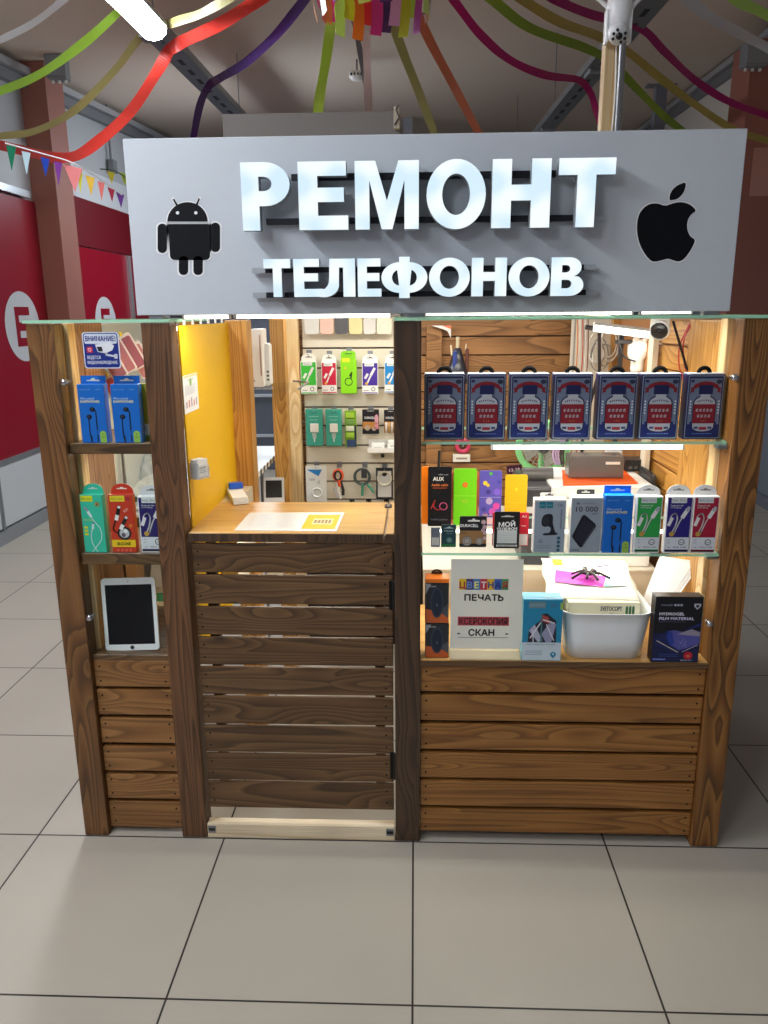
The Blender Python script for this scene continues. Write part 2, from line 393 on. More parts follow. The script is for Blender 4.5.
p = struct(MB().box(XL+.0, XL+.025, YF, YB, .12, .56, WALLW).build('trim_8'))
struct(MB().box(XL+.0, XL+.03, YF, YB, .56, .6, mat((150, 154, 160), .4, .5)).build('trim_9'))
struct(MB().box(XL, XL+.03, YF, YB, .0, .1, mat((158, 162, 168), .4, .3)).build('baseboard_left'))
struct(MB().box(XL+.025, XL+.035, 3.2, 3.235, .1, .56, mat((140, 145, 150), .4, .5)).build('trim_10'))
struct(MB().box(XR-.03, XR, YF, YB, 0, .1, mat((110, 118, 128), .5)).build('baseboard_right'))
# terracotta columns
TERRA = mat((158, 100, 86), .55)
tl = thing('column', 'terracotta square column against the red-panelled wall', 'column', (0, 0, 0)); tl['kind'] = 'structure'
MB().box(-3.0, -2.8, 4.3, 4.62, 0, 3.5, TERRA, .004).build('shaft', tl); MB().box(-3.0, -2.78, 4.28, 4.64, 0, .1, mat((110, 66, 56), .6), .003).build('base', tl)
tr = thing('column', 'dark terracotta square column behind the kiosk beside the grey wall', 'column', (0, 0, 0)); tr['kind'] = 'structure'
MB().box(2.6, 2.95, 4.72, 5.1, 0, 3.64, TERRA, .004).build('shaft', tr); MB().box(2.58, 2.95, 4.7, 5.12, 0, .1, mat((110, 66, 56), .6), .003).build('base', tr)
MB().box(2.69, 2.945, 4.714, 4.7195, 2.5, 2.86, mat((190, 138, 124), .4)).build('plaque', tr)
# eave rails
RAIL = mat((176, 178, 182), .45, .2)
def bar(p, q, w, h, m, mb=None):
    p, q = Vector(p), Vector(q); d = (q-p).normalized(); sd = d.cross(Vector((0, 0, 1))).normalized(); u = sd.cross(d)
    vs = []
    for e in (p, q):
        for a, b in ((-1, -1), (1, -1), (1, 1), (-1, 1)): vs.append(e+sd*a*w/2+u*b*h/2)
    mb = mb or MB(); mb.add(vs, [[3, 2, 1, 0], [4, 5, 6, 7], [0, 1, 5, 4], [1, 2, 6, 5], [2, 3, 7, 6], [3, 0, 4, 7]], m); return mb
def rl(y): return (XL+.05, y, zl(y)-.06)
mb = bar(rl(2.5), rl(YB), .1, .05, RAIL); bar((XL+.03, 2.5, zl(2.5)-.13), (XL+.03, YB, zl(YB)-.13), .06, .08, GREYP, mb); struct(mb.build('trim_11'))
mb = bar((XR-.05, 2.5, zr(2.5)-.06), (XR-.05, YB, zr(YB)-.06), .1, .05, RAIL); bar((XR-.03, 2.5, zr(2.5)-.13), (XR-.03, YB, zr(YB)-.13), .06, .08, GREYP, mb); struct(mb.build('trim_12'))
# grey junction boxes on the columns
def jbox(px, py, Y, w, h, label):
    c = at(px, py, Y); t = thing('junction_box', label, 'junction box', (c.x, c.y, c.z-h/2), (0, 0, .1))
    MB().box(-w/2, w/2, -.06, .06, 0, h, mat((128, 132, 136), .5), .008).build('housing', t)
    MB().box(-w/2-.004, w/2+.004, -.07, -.058, .02, h-.01, mat((140, 143, 147), .5), .004).build('cover', t)
    mb = MB()
    for i in range(3): mb.cyl((-w/3+i*w/3, 0, 0), (-w/3+i*w/3, 0, -.02), .012, WHITE, 10)
    mb.build('cable_gland', t)
jbox(58, 68, 4.22, .14, .17, 'grey junction box high on the left terracotta column')
jbox(754, 56, 4.67, .17, .17, 'grey junction box high on the dark right column')
# conduit on the left wall
t = thing('cable_conduit', 'thin grey conduit pipe with small box on the left wall', 'conduit', tuple(atx(109, 160, XL+.02)))
MB().cyl((0.02, 0, 0), (.02, 0, .75), .012, GREYP, 8).build('pipe', t); MB().box(0, .06, -.05, .05, -.12, 0, GREYP, .006).build('outlet_box', t)
c = at(658, 125, 5.6)
tag(MB().box(-.05, .05, -.04, .04, -.25, .31, mat((120, 126, 138), .5, .3), .006).box(-.13, .13, -.05, .05, .31, .325, GREYP).build('wall_bracket', None, (c.x, c.y, c.z)), 'short grey steel bracket post in front of the right wall', 'bracket')
# lamp tracks under the ceiling
ZT = 3.1
A, B = atz(127, 0, ZT), atz(234, 112, ZT); d = (B-A).normalized()
def track(name, A, d, s0, s1, label):
    t = thing(name, label, 'lamp track', tuple(A)); t.rotation_euler = (0, 0, math.atan2(d.y, d.x)-PI/2)
    mb = MB(); mb.box(-.07, .07, s0, s1, -.03, .02, STEEL, .004); mb.box(-.03, .03, s0, s1, .02, .05, GREYP); mb.build('channel', t)
    for i in range(min(12, int(s1/.2))): MB().box(-.014, .014, i*.2+.03, i*.2+.13, -.032, -.029, mat((40, 42, 46))).build('slot', t)
    for k in range(int(s0), int(s1), 2): MB().cyl((0, k+.4, .05), (0, k+.4, .65), .004, STEEL, 6).build('hanger', t)
    return t
trL = track('lamp_track', A, d, -6.3, 4.6, 'galvanised lamp track running above the left side of the sign')
TUBE = emit((232, 242, 252), 50)
def lamp_fixture(label, A, d, s0, ln=1.25, z=ZT, side=0.0):
    p = A+d*s0+Vector((-d.y, d.x, 0))*side; t = thing('ceiling_lamp', label, 'lamp', (p.x, p.y, z-.055), (0, 0, math.atan2(d.y, d.x)-PI/2), 'tube lamps on the ceiling tracks')
    mb = MB(); mb.box(-.07, .07, -.01, ln+.01, .0, .02, mat((170, 173, 178), .4)); mb.build('housing', t)
    pr = [(-.068, 0), (-.066, -.03), (-.04, -.055), (0, -.064), (.04, -.055), (.066, -.03), (.068, 0)]
    mb = MB(); n = len(pr); ln_ = ln
    mb.add([(x, 0, zz) for x, zz in pr]+[(x, ln_, zz) for x, zz in pr], [[i, i+1, n+i+1, n+i] for i in range(n-1)], TUBE, True)
    mb.add([(x, 0, zz) for x, zz in pr], [list(range(n))], WHITE); mb.add([(x, ln_, zz) for x, zz in pr], [list(range(n))[::-1]], WHITE)
    mb.build('diffuser', t)
    la = bpy.data.lights.new('tube_light', 'AREA'); la.shape = 'RECTANGLE'; la.size = .1; la.size_y = ln; la.energy = HALL_W; la.color = (.95, .985, 1.0)
    lo = bpy.data.objects.new('tube_light', la); COL.objects.link(lo); lo.parent = t; lo.location = (0, ln/2, -.07)
    return t
HALL_W = 18
e = atz(157, 37, ZT-.085); s_end = (e-A).dot(d); AT = Vector((e.x, e.y, A.z))
lamp_fixture('lit tube lamp on the left track above the sign', AT, d, -1.3)
lamp_fixture('tube lamp at the near end of the left track behind the viewer', A, d, s_end-6.0)
lamp_fixture('tube lamp further back along the left track towards the viewer', A, d, s_end-4.0)
MB().box(-.05, .05, 0, .1, -.05, 0, STEEL, .01).build('end_clamp', trL, (0, s_end+.02, -.03))
A2, B2 = atz(650, 0, ZT), atz(545, 128, ZT); d2 = (B2-A2).normalized()
trR = track('lamp_track', A2, d2, -6.4, 6.4, 'galvanised slotted lamp track running behind the white camera')
lamp_fixture('tube lamp far along the left track behind the sign', A, d, 2.5, 1.8)  # added lamp, hidden by the sign, brightens ceiling and far walls
for k in (1.0, 2.6): MB().box(-.06, .06, 0, .14, -.06, -.02, STEEL, .012).build('clamp', trR, (0, k, 0))
# ceiling sensor and thin suspension pipe
c = at(357, 76, 5.0)
t = thing('smoke_detector', 'small white sensor with dark vents under the ceiling behind the sign', 'detector', (c.x, c.y, c.z))
MB().lathe([(0, -.03), (.05, -.028), (.07, 0), (.06, .03), (0, .035)], WHITE).build('body', t)
mb = MB()
for k in range(4): mb.box(-.05+k*.028, -.035+k*.028, -.068, -.05, -.008, .008, BLACK)
mb.build('vent', t)
MB().cyl((0, 0, .03), (0, 0, zl(5)+.2-c.z), .008, GREYP, 6).build('stem', t)
c = at(408, 90, 7.5)
struct(MB().box(c.x-.05, c.x+.05, 7.45, 7.55, 0, 3.75, mat((150, 153, 162), .6)).build('trim_13'))
# ---------------------------------------------------------------- ribbons
HUB = at(375, -32, 1.2)
def px3(px, py, w): return CAMP + ray(px, py)*w
def ribbon(name, label, pts, wid, col, alpha=1.0, ext=True):
    """pts: (px, py, depth from the camera); the band hangs through those places."""
    P = [px3(*p) for p in pts]
    if (P[0]-HUB).length < (P[-1]-HUB).length: P.reverse()
    dr = P[-1]-HUB; dr.z = 0
    if dr.length > .3: P.append(HUB+dr.normalized()*.205+Vector((0, 0, .03)))     # tied to the ring
    for xw, sg in ((XL+.04, -1), (XR-.05, 1)):                                       # carried on to the side wall
        g = (P[0]-P[1]).normalized()
        if 'olive green' not in label and g.x*sg > .35 and 0 < (xw-P[0].x)/g.x < 2.2: P.insert(0, P[0]+g*((xw-P[0].x)/g.x)); break
    Q = spline([tuple(p) for p in P], 8)
    n = len(Q); side = []
    for i, q in enumerate(Q):
        t = (Q[min(i+1, n-1)]-Q[max(i-1, 0)]).normalized(); v = (q-CAMP).normalized()
        sd = t.cross(v).normalized()
        a_ = .55*math.sin(i*.17+len(label)); side.append(tuple(sd*math.cos(a_)+v*math.sin(a_)))
    for i in range(1, n):
        if Vector(side[i]).dot(Vector(side[i-1])) < 0: side[i] = tuple(-Vector(side[i]))
    W = [wid*(1.0+.05*math.sin(i*.5+wid*100)) for i in range(n)]
    o = MB().strip([tuple(q) for q in Q], W, ribbon_mat(col, alpha), side).build('ribbon')
    return tag(o, label, 'ribbon', 'ribbons strung from the ceiling ring')
ribbon('ribbon', 'white ribbon in the top left corner', [(-30, 52, 4.6), (0, 40, 4.5), (35, 22, 4.4), (68, -4, 4.2), (110, -40, 4)], .035, (205, 205, 208), .85)
ribbon('ribbon', 'bright light green ribbon passing in front of the grey junction box', [(-30, 100, 4.8), (0, 91, 4.7), (40, 74, 4.5), (85, 42, 4.3), (122, 8, 4.1), (160, -30, 3.9)], .045, (158, 205, 70))
ribbon('ribbon', 'khaki ribbon crossing the left column below the junction box', [(-30, 138, 5), (0, 136, 4.9), (35, 131, 4.8), (75, 110, 4.6), (115, 70, 4.4), (142, 36, 4.2), (175, 22, 4.0), (200, 14, 3.8), (232, -4, 3.6), (270, -30, 3.4)], .04, (150, 142, 88), .9)
ribbon('ribbon', 'red ribbon sagging from the left column over the track', [(33, 153, 4.9), (50, 157, 4.75), (75, 156, 4.6), (100, 140, 4.5), (130, 112, 4.4), (155, 75, 4.25), (167, 54, 4.2), (172, 48, 4.15), (186, 40, 4.1), (220, 24, 3.9), (258, 0, 3.7), (300, -30, 3.5)], .06, (222, 58, 48))
ribbon('ribbon', 'dark purple ribbon falling over the left track', [(193, 140, 5.2), (200, 105, 5.0), (209, 86, 4.8), (220, 78, 4.6), (245, 63, 4.3), (275, 36, 4.0), (303, 2, 3.7), (325, -25, 3.5)], .045, (62, 36, 92))
ribbon('ribbon', 'lime ribbon hanging below the left of the ring', [(345, -28, 3.45), (334, 10, 3.5), (330, 30, 3.6), (326, 60, 3.75), (320, 95, 3.95), (317, 120, 4.1)], .05, (150, 172, 60), .95)
ribbon('ribbon', 'pale mauve ribbon hanging straight below the ring', [(366, -30, 3.5), (366, 25, 3.6), (367, 60, 3.8), (368, 95, 4.0), (369, 122, 4.15)], .04, (160, 140, 136), .85)
ribbon('ribbon', 'thin grey ribbon slanting behind the mauve one', [(350, 0, 3.8), (356, 30, 3.9), (362, 62, 4.05), (366, 85, 4.2)], .03, (118, 116, 120), .9)
ribbon('ribbon', 'olive khaki ribbon running down right from the ring', [(385, -30, 3.45), (392, 18, 3.6), (403, 52, 3.8), (420, 95, 4.05), (436, 138, 4.3)], .045, (140, 134, 82), .9)
ribbon('ribbon', 'dull orange ribbon running down right from the ring', [(402, -30, 3.45), (416, 10, 3.6), (432, 45, 3.8), (456, 90, 4.1), (482, 140, 4.4)], .045, (170, 100, 72), .9)
ribbon('ribbon', 'magenta ribbon dipping behind the right track', [(430, -28, 3.4), (455, 2, 3.6), (480, 34, 3.8), (510, 60, 4.1), (545, 75, 4.4), (578, 80, 4.7), (590, 92, 4.8), (596, 110, 4.9), (602, 132, 5)], .04, (158, 26, 96))
ribbon('ribbon', 'long magenta ribbon reaching the dark right column', [(520, -25, 3.3), (553, -2, 3.5), (590, 14, 3.8), (640, 28, 4.15), (665, 52, 4.4), (695, 80, 4.7), (730, 102, 4.9), (775, 118, 5.1)], .04, (150, 24, 92))
ribbon('ribbon', 'olive green ribbon passing left of the camera post', [(455, -25, 3.2), (490, -2, 3.4), (530, 28, 3.7), (585, 48, 4.1), (610, 62, 4.3), (640, 92, 4.6), (664, 116, 4.8), (684, 132, 5)], .042, (122, 140, 40))
ribbon('ribbon', 'dull yellow ribbon crossing behind the white camera', [(490, -25, 3.2), (520, -2, 3.4), (560, 22, 3.7), (598, 36, 4.0), (628, 52, 4.25), (665, 82, 4.5), (700, 108, 4.8), (735, 130, 5.0), (775, 143, 5.2)], .042, (160, 142, 72), .95)
ribbon('ribbon', 'silver white ribbon near the dark right column', [(650, -30, 3.6), (688, 0, 3.9), (715, 20, 4.2), (745, 36, 4.4), (780, 54, 4.6)], .05, (190, 190, 194), .8)
ribbon('ribbon', 'light green ribbon in the top right corner', [(690, -30, 3.5), (735, 0, 3.8), (755, 9, 3.95), (785, 24, 4.1)], .045, (170, 200, 100))
# hoop with ribbon tails
t = thing('ribbon_ring', 'round hanging ring tied with short coloured ribbon tails above the sign', 'decoration', tuple(HUB))
Rr = .2
MB().tube([(Rr*math.cos(a*2*PI/32), Rr*math.sin(a*2*PI/32), .03) for a in range(32)], .008, WHITE, 8, True).build('hoop', t)
MB().tube([(0, 0, .03), (0, 0, .55)], .003, GREYP, 6).build('hanging_cord', t)
MB().tube([(-Rr, 0, .03), (0, 0, .3), (Rr, 0, .03)], .002, GREYP, 6).tube([(0, -Rr, .03), (0, 0, .3), (0, Rr, .03)], .002, GREYP, 6).build('bridle', t)
tc_ = [(235, 235, 240), (214, 40, 150), (250, 120, 40), (70, 45, 90), (160, 190, 70), (190, 165, 150), (205, 140, 90), (230, 200, 60), (190, 60, 140), (170, 180, 50), (120, 50, 130), (235, 130, 110), (180, 220, 120), (200, 50, 60), (225, 160, 200), (150, 60, 150)]
for k in range(34):
    a = k*2*PI/34+.1; c = tc_[(k*5+k//16) % 16]; ln = .15+.035*math.sin(k*2.7); ro = random.uniform(.0, .035)
    pts = [(Rr*math.cos(a), Rr*math.sin(a), .04), ((Rr+.012)*math.cos(a), (Rr+.012)*math.sin(a), -.02), ((Rr+ro)*math.cos(a), (Rr+ro)*math.sin(a), -ln*.6), ((Rr+ro*.6)*math.cos(a+.04), (Rr+ro*.6)*math.sin(a+.04), -ln)]
    MB().strip([tuple(q) for q in spline(pts, 4)], .046, ribbon_mat(c, 1.0), (-math.sin(a), math.cos(a), 0)).build('ribbon_tail', t)
# bunting
def bunting(label, pts, flags, cord_c):
    P = [px3(*p) for p in pts]; o0 = P[0]
    t = thing('bunting', label, 'bunting', tuple(o0)); Q = spline([tuple(p) for p in P], 8)
    MB().tube([tuple(q-o0) for q in Q], .004, mat(cord_c), 5).build('cord', t)
    for px, py, dpt, w, h, c, sk in flags:
        a = px3(px-w/2, py, dpt)-o0; b = px3(px+w/2, py+sk, dpt)-o0; e = px3(px+sk*.4, py+h, dpt)-o0
        nn = (b-a).cross(e-a).normalized()*.001
        MB().add([a+nn, b+nn, e+nn, a-nn, b-nn, e-nn], [[0, 1, 2], [5, 4, 3], [0, 3, 4, 1], [1, 4, 5, 2], [2, 5, 3, 0]], ribbon_mat(c)).build('flag', t)
bunting('bunting of coloured triangle flags strung across the left column', [(5, 143, 4.4), (40, 153, 4.5), (75, 164, 4.6), (110, 186, 4.9), (134, 205, 5.1)],
        [(11, 145, 4.4, 10, 26, (20, 110, 80), 2), (26, 151, 4.45, 9, 24, (170, 190, 215), 2), (45, 157, 4.5, 9, 20, (30, 60, 150), 2), (58, 161, 4.55, 8, 25, (110, 50, 130), 2), (73, 164, 4.6, 19, 28, (220, 120, 120), 5),
         (80, 172, 4.65, 5, 22, (190, 190, 60), 1), (90, 175, 4.7, 9, 21, (200, 165, 60), 3), (101, 181, 4.8, 7, 20, (225, 110, 105), 2), (111, 187, 4.9, 7, 15, (150, 40, 60), 3), (120, 192, 5.0, 8, 16, (95, 50, 130), 3)], (220, 220, 220))
bunting('short second bunting with yellow flags just left of the sign', [(100, 169, 5.6), (115, 171, 5.6), (132, 182, 5.7)],
        [(111, 171, 5.6, 8, 13, (210, 190, 60), 2), (124, 172, 5.7, 8, 14, (170, 190, 70), 3)], (70, 90, 50))
# ================================================================== THE KIOSK
W_POST = wood((62, 39, 18), (108, 71, 36), (126, 88, 48), 'z', 44)
W_POSTR = wood((62, 36, 14), (122, 78, 34), (154, 106, 51), 'z', 60)
W_DARK = wood((42, 30, 20), (72, 52, 36), (86, 62, 43), 'z', 26)
W_POSTM = wood((54, 34, 19), (96, 63, 37), (112, 77, 47), 'z', 40)
W_SLAT = wood((96, 64, 31), (138, 94, 49), (154, 110, 62), 'x', 26)
W_SLATR = wood((98, 62, 27), (142, 93, 43), (158, 110, 54), 'x', 26)
W_DOOR = wood((54, 38, 22), (94, 66, 39), (112, 83, 51), 'x', 30)
W_PINE = wood((196, 150, 92), (226, 190, 134), (236, 206, 156), 'z', 20)
W_PINEX = wood((190, 160, 116), (224, 205, 170), (232, 216, 186), 'x', 16)
W_ORNG = wood((148, 92, 32), (192, 136, 60), (208, 156, 78), 'z', 24)
W_ORNGX = wood((92, 60, 32), (146, 102, 58), (164, 118, 70), 'x', 22)
W_CTR = wood((184, 136, 72), (200, 154, 88), (208, 164, 100), 'x', 12, .3, False)
W_PLY = wood((176, 148, 108), (206, 182, 142), (214, 192, 154), 'x', 10, .6, False)
YEL = mat((238, 188, 8), .5); SCREW = mat((30, 24, 20), .5, .6)
GL = glass_mat(); GE = glass_edge()
K = thing('repair_kiosk', 'brown wooden phone repair kiosk with glass showcases and slatted front', 'kiosk')
P1, P2, P3, P4 = (-1.0525, -.9757), (-.7371, -.6576), (-.0573, .0174), (.8582, .9406)
ZT_ = 1.594
def post(x0, x1, y0, y1, z0, z1, m, name='post'):
    return MB().box((x0-x1)/2, (x1-x0)/2, y0-(y0+y1)/2, (y1-y0)/2, 0, z1-z0, m, .004).build(name, K, ((x0+x1)/2, (y0+y1)/2, z0))
post(*P1, 0, .06, 0, ZT_, W_POST); post(*P2, 0, .066, 0, ZT_, W_POSTM); post(*P3, 0, .08, 0, ZT_, W_DARK); post(*P4, 0, .08, 0, ZT_, W_POSTR)
post(P1[0]+.03, P1[1]+.012, .062, .11, 0, ZT_, W_PINE)
post(P4[0]-.012, P4[1]-.03, .082, .13, 0, ZT_, W_PINE)
post(-.666, -.588, .655, .735, 0, ZT_, W_ORNG); post(-.583, -.526, 1.06, 1.14, 0, ZT_, W_ORNG); post(-.572, -.517, 1.39, 1.43, 0, ZT_, W_PINE)
post(P1[0], P1[0]+.08, 1.38, 1.46, 0, ZT_, W_ORNG); post(.86, .94, 1.38, 1.46, 0, ZT_, W_ORNG)
# slats of the front panels
def slat(x0, x1, z0, z1, y, m, nails=True, th=.02, parent=None):
    z0 += .0035; cx, cz = (x0+x1)/2, (z0+z1)/2
    mb = MB().box(x0-cx, x1-cx, 0, th, z0-cz, z1-cz, m, .003)
    if nails:
        for sx in (x0-cx+.018, x1-cx-.018):
            for sz in (-.024, .024): mb.disc(sx, sz, .0033, -.0004, SCREW, 8)
    return mb.build('slat', parent or K, (cx, y, cz))
for a, b in ((661, 688), (690, 716), (718.5, 744), (747, 772), (774.5, 799.5), (802, 828)):
    z1, z0 = at(140, a, .02).z, at(140, b, .02).z
    slat(P1[1]+.001, P2[0]-.001, z0, z1, .02, W_SLAT)
for a, b in ((667.5, 694), (696.5, 723), (725.5, 752), (754.5, 780.5), (782.5, 808.5), (811, 834)):
    z1, z0 = at(560, a, .012).z, at(560, b, .012).z
    slat(P3[1]+.001, P4[0]-.001, z0, z1, .012, W_SLATR)
for x in (P1[1]+.02, P2[0]-.06): MB().box(-.02, .02, 0, .03, 0, .56, W_DARK).build('batten', K, (x+.02, .045, .04))
MB().box(P1[1]+.001, P2[0]-.001, .075, .08, .03, .6, mat((24, 20, 18))).build('back_panel', K)
MB().box(P3[1]+.001, P4[0]-.001, .075, .08, .03, .6, mat((24, 20, 18))).build('back_panel', K)
# left showcase shelves
MB().box(P1[1], P2[0], .017, .30, 1.234, 1.265, W_DOOR, .002).build('shelf', K)
MB().box(P1[1], P2[0], .017, .30, .906, .941, W_DOOR, .002).build('shelf', K)
MB().box(P1[1], P2[0], .022, .40, .595, .618, W_DOOR, .002).build('shelf', K)
MB().box(P3[1], P4[0], .005, .46, .600, .618, W_CTR, .002).build('shelf', K)
MB().box(P3[1], P4[0], .001, .0045, .600, .617, W_DOOR).build('shelf_edge', K)
def glass_plate(name, x0, x1, y0, y1, z0, z1, parent=K, edge=None):
    mb = MB(); v = [(x0, y0, z0), (x1, y0, z0), (x1, y1, z0), (x0, y1, z0), (x0, y0, z1), (x1, y0, z1), (x1, y1, z1), (x0, y1, z1)]
    F = {'zb': [3, 2, 1, 0], 'zt': [4, 5, 6, 7], 'yf': [0, 1, 5, 4], 'xr': [1, 2, 6, 5], 'yb': [2, 3, 7, 6], 'xl': [3, 0, 4, 7]}
    dims = {'z': z1-z0, 'y': y1-y0, 'x': x1-x0}; th = min(dims, key=dims.get)
    for k, f in F.items(): mb.add([v[i] for i in f], [[0, 1, 2, 3]], GL if k[0] == th else (edge or GE))
    return mb.build(name, parent)
glass_plate('glass_shelf', P3[1]+.002, P4[0]-.002, .03, .32, 1.258, 1.266)
glass_plate('glass_shelf', P3[1]+.002, P4[0]-.002, .005, .42, .9515-.009, .9515-.001)
glass_plate('glass_top', P1[0]-.005, P2[1]+.0, -.006, .40, ZT_+.0005, ZT_+.0085)
glass_plate('glass_top', P3[0], P4[1]+.012, -.006, .40, ZT_+.0005, ZT_+.0085)
glass_plate('glass_pane', P1[1]+.001, P2[0]-.001, .012, .016, .62, ZT_-.006, K, GL)
def knob(x, y, z):
    MB().lathe([(0, .012), (.008, .011), (.0095, .006), (.0095, 0), (.006, -.004), (.006, -.02)], mat((190, 192, 196), .2, .9), (0, 0, 0), 14, 'y').build('glass_clamp', K, (x, y, z))
for px, py in ((66, 381), (93, 612)):
    c = at(px, py, .05); knob(P1[1]+.012, .008, c.z)
for px, py in ((734, 376), (707, 618)):
    c = at(px, py, .04); knob(P4[0]-.012, .0, c.z)
for z in (1.258, .942):
    MB().box(P4[0]-.03, P4[0], .02, .05, z-.012, z-.001, STEEL, .003).build('shelf_bracket', K)
# yellow side panel
MB().box(-.6575, -.6525, .0662, .655, .60, 1.585, YEL).build('yellow_panel', K)
for k in range(6): MB().box(-.657, -.653, .12+k*.09, .135+k*.09, 1.586, 1.6, WHITE).build('spacer', K)
# counter top over the door, with the small fixed end piece
CZ = at(290, 533, .012).z; CY = atz(300, 502, CZ).y
MB().box(-.652, -.088, .012, CY, CZ-.024, CZ, W_CTR, .002).box(-.652, -.088, .008, .0118, CZ-.026, CZ-.002, W_DARK).build('counter_flap', K)
MB().box(-.082, -.058, .012, CY, CZ-.024, CZ, W_CTR, .002).box(-.082, -.058, .008, .0118, CZ-.026, CZ-.002, W_DARK).build('counter_end', K)
mb = MB(); mb.box(-.012, .012, -.02, .02, 0, .003, BLACK, .001); mb.cyl((0, -.02, .003), (0, .02, .003), .004, STEEL, 8)
mb.build('hinge', K, (-.085, CY-.06, CZ))
# door of nine slats
D_ = MB().box(-.0, .03, 0, .03, .0, .84, W_DARK, .002).box(.5, .53, 0, .03, .0, .84, W_DARK, .002).build('door', K, (-.62, .055, .12))
dl = [(544, 573), (575.5, 604.5), (607.5, 635.5), (638, 665.5), (668, 695), (697.5, 724.5), (727, 753), (755, 781), (783, 808.5)]
for a, b in dl:
    z1, z0 = at(300, a, .02).z, at(300, b, .02).z; cx = -.3555
    mb = MB().box(-.292, .2925, 0, .012, -(z1-z0)/2, (z1-z0)/2, W_DOOR, .003)
    for sx in (-.275, .27):
        for sz in (-.02, .02): mb.disc(sx, sz, .003, -.0004, SCREW, 8)
    o = mb.build('slat', D_, (cx+.62, .02-.055, (z0+z1)/2-.12))
for py in (595, 765):
    z = at(393, py, .02).z
    MB().box(-.008, .008, -.003, .002, -.045, .045, mat((22, 20, 20), .4, .6), .001).cyl((.006, -.004, -.045), (.006, -.004, .045), .0045, BLACK, 8).build('hinge', D_, (-.066+.62, .018-.055, z-.12))
# threshold bar and floor plate
mb = MB().box(-.655, -.06, .0, .035, .0, .05, W_PINEX, .003); mb.build('threshold', K)
for x in (-.64, -.075): MB().box(-.012, .012, -.002, .0, -.012, .012, STEEL).box(-.01, .01, -.004, -.002, -.004, .004, BLACK).disc(0, 0, .005, -.0045, BLACK, 10).build('corner_plate', K, (x, .0, .032))
# rear wall: horizontal boards
for i in range(13):
    z0 = .52+i*.0825
    MB().box(-.60, .72, 0, .016, 0, .077, W_ORNGX, .002).build('wall_board', K, (0, 1.49, z0))
MB().box(-.60, .9, 1.51, 1.515, 0, 1.6, mat((40, 26, 16))).build('back_sheet', K)
MB().box(-.035, .035, 0, .025, 0, 1.02, W_ORNGX, .003).build('batten', K, (at(434, 380, 1.46).x, 1.463, .54))
for z in (1.30, 1.215, 1.125, 1.035): MB().cyl((-.545, 1.47, z), (-.50, 1.47, z), .003, STEEL, 6).build('wire_hook', K)
# slatwall with dark grooves
gz = [at(340, y, 1.45).z for y in (348, 368, 388, 407, 425.5, 445, 463, 481, 499)]
mb = MB(); mb.box(-.505, -.02, 1.458, 1.48, .5, 1.6, mat((84, 66, 50))); tops = [1.6]+gz+[gz[-1]-.09, gz[-1]-.18]
for a, b in zip(tops[:-1], tops[1:]): mb.box(-.505, -.02, 1.444, 1.458, b+.004, a-.004, CREAM)
mb.build('slatwall', K)
# right side wall inside
for i in range(9):
    z0 = .84+i*.083
    MB().box(.0, .016, -.31, .31, 0, .077, wood((148, 92, 32), (192, 136, 60), (208, 156, 78), 'y', 18), .002).build('wall_board', K, (.87, .47, z0))
MB().box(.0, .02, .0, .06, 0, 1.0, mat((232, 222, 196), .5), .003).build('cable_duct', K, (.84, .72, .6))
MB().box(.885, .89, .13, 1.4, 0, 1.59, mat((150, 100, 50), .6)).build('side_sheet', K)
# left side wall inside
for i in range(2):
    MB().box(0, .014, 0, .165, 0, 1.59, wood((104, 72, 50), (146, 110, 82), (164, 126, 96), 'z', 22)).build('wall_board', K, (-1.045, .14+i*.17, 0))
MB().box(-1.043, -1.035, .49, 1.36, .62, 1.59, mat((206, 214, 220), .4), .002).build('side_panel', K)
post(.852, .8695, .135, .40, .6185, 1.588, W_ORNG)
# lower desk run (inside, behind the counter)
MB().box(.03, .84, .47, 1.40, .72, .745, mat((222, 214, 198), .5), .003).build('workbench', K)
MB().box(.03, .84, .462, .47, .30, .745, mat((186, 172, 150), .7)).build('bench_front', K)
MB().box(-1.03, -.68, .42, 1.36, .60, .622, mat((190, 170, 140), .6), .003).build('workbench', K)
MB().box(-1.03, -.69, 1.0, 1.02, .622, 1.2, mat((150, 128, 108), .7)).build('divider', K)
# LED bars
LED = emit((255, 252, 240), 9)
def led(label, x0, x1, y, z, W, wx=None, tilt=0.0, light=True, rr=.0055):
    t = thing('led_bar', label, 'lamp', ((x0+x1)/2, y, z), (0, 0, 0), 'LED bars of the kiosk'); h = (x1-x0)/2
    MB().tube([(-h+.006, 0, 0), (h-.006, 0, 0)], rr, LED, 10).build('diffuser', t)
    mb = MB(); mb.box(-h, h, .004, .0085, -.005, .005, WHITE); mb.box(-h, -h+.006, -.007, .0085, -.007, .007, WHITE, .001); mb.box(h-.006, h, -.007, .0085, -.007, .007, WHITE, .001); mb.build('housing', t)
    if light:
        la = bpy.data.lights.new('led_light', 'AREA'); la.shape = 'RECTANGLE'; la.size = x1-x0-.02; la.size_y = .012; la.energy = W; la.color = (1.0, .94, .84)
        lo = bpy.data.objects.new('led_light', la); COL.objects.link(lo); lo.parent = t; lo.location = (0, .0, -.012); lo.rotation_euler = (tilt, 0, 0)
    return t
zb = 1.6085
c0, c1 = at(183, 317, .06), at(231, 317, .06)
led('short LED bar above the yellow panel, under the sign edge', c0.x, c1.x, .06, zb, .4*LEDK, tilt=.5)
led('long LED bar under the sign above the door', at(235, 317, .06).x, at(392, 317, .06).x, .06, zb, 2.2*LEDK, tilt=.6)
led('LED bar under the sign above the top showcase shelf', at(424, 315, .06).x, at(633, 315, .06).x, .06, zb+.004, 3.4*LEDK, tilt=.6)
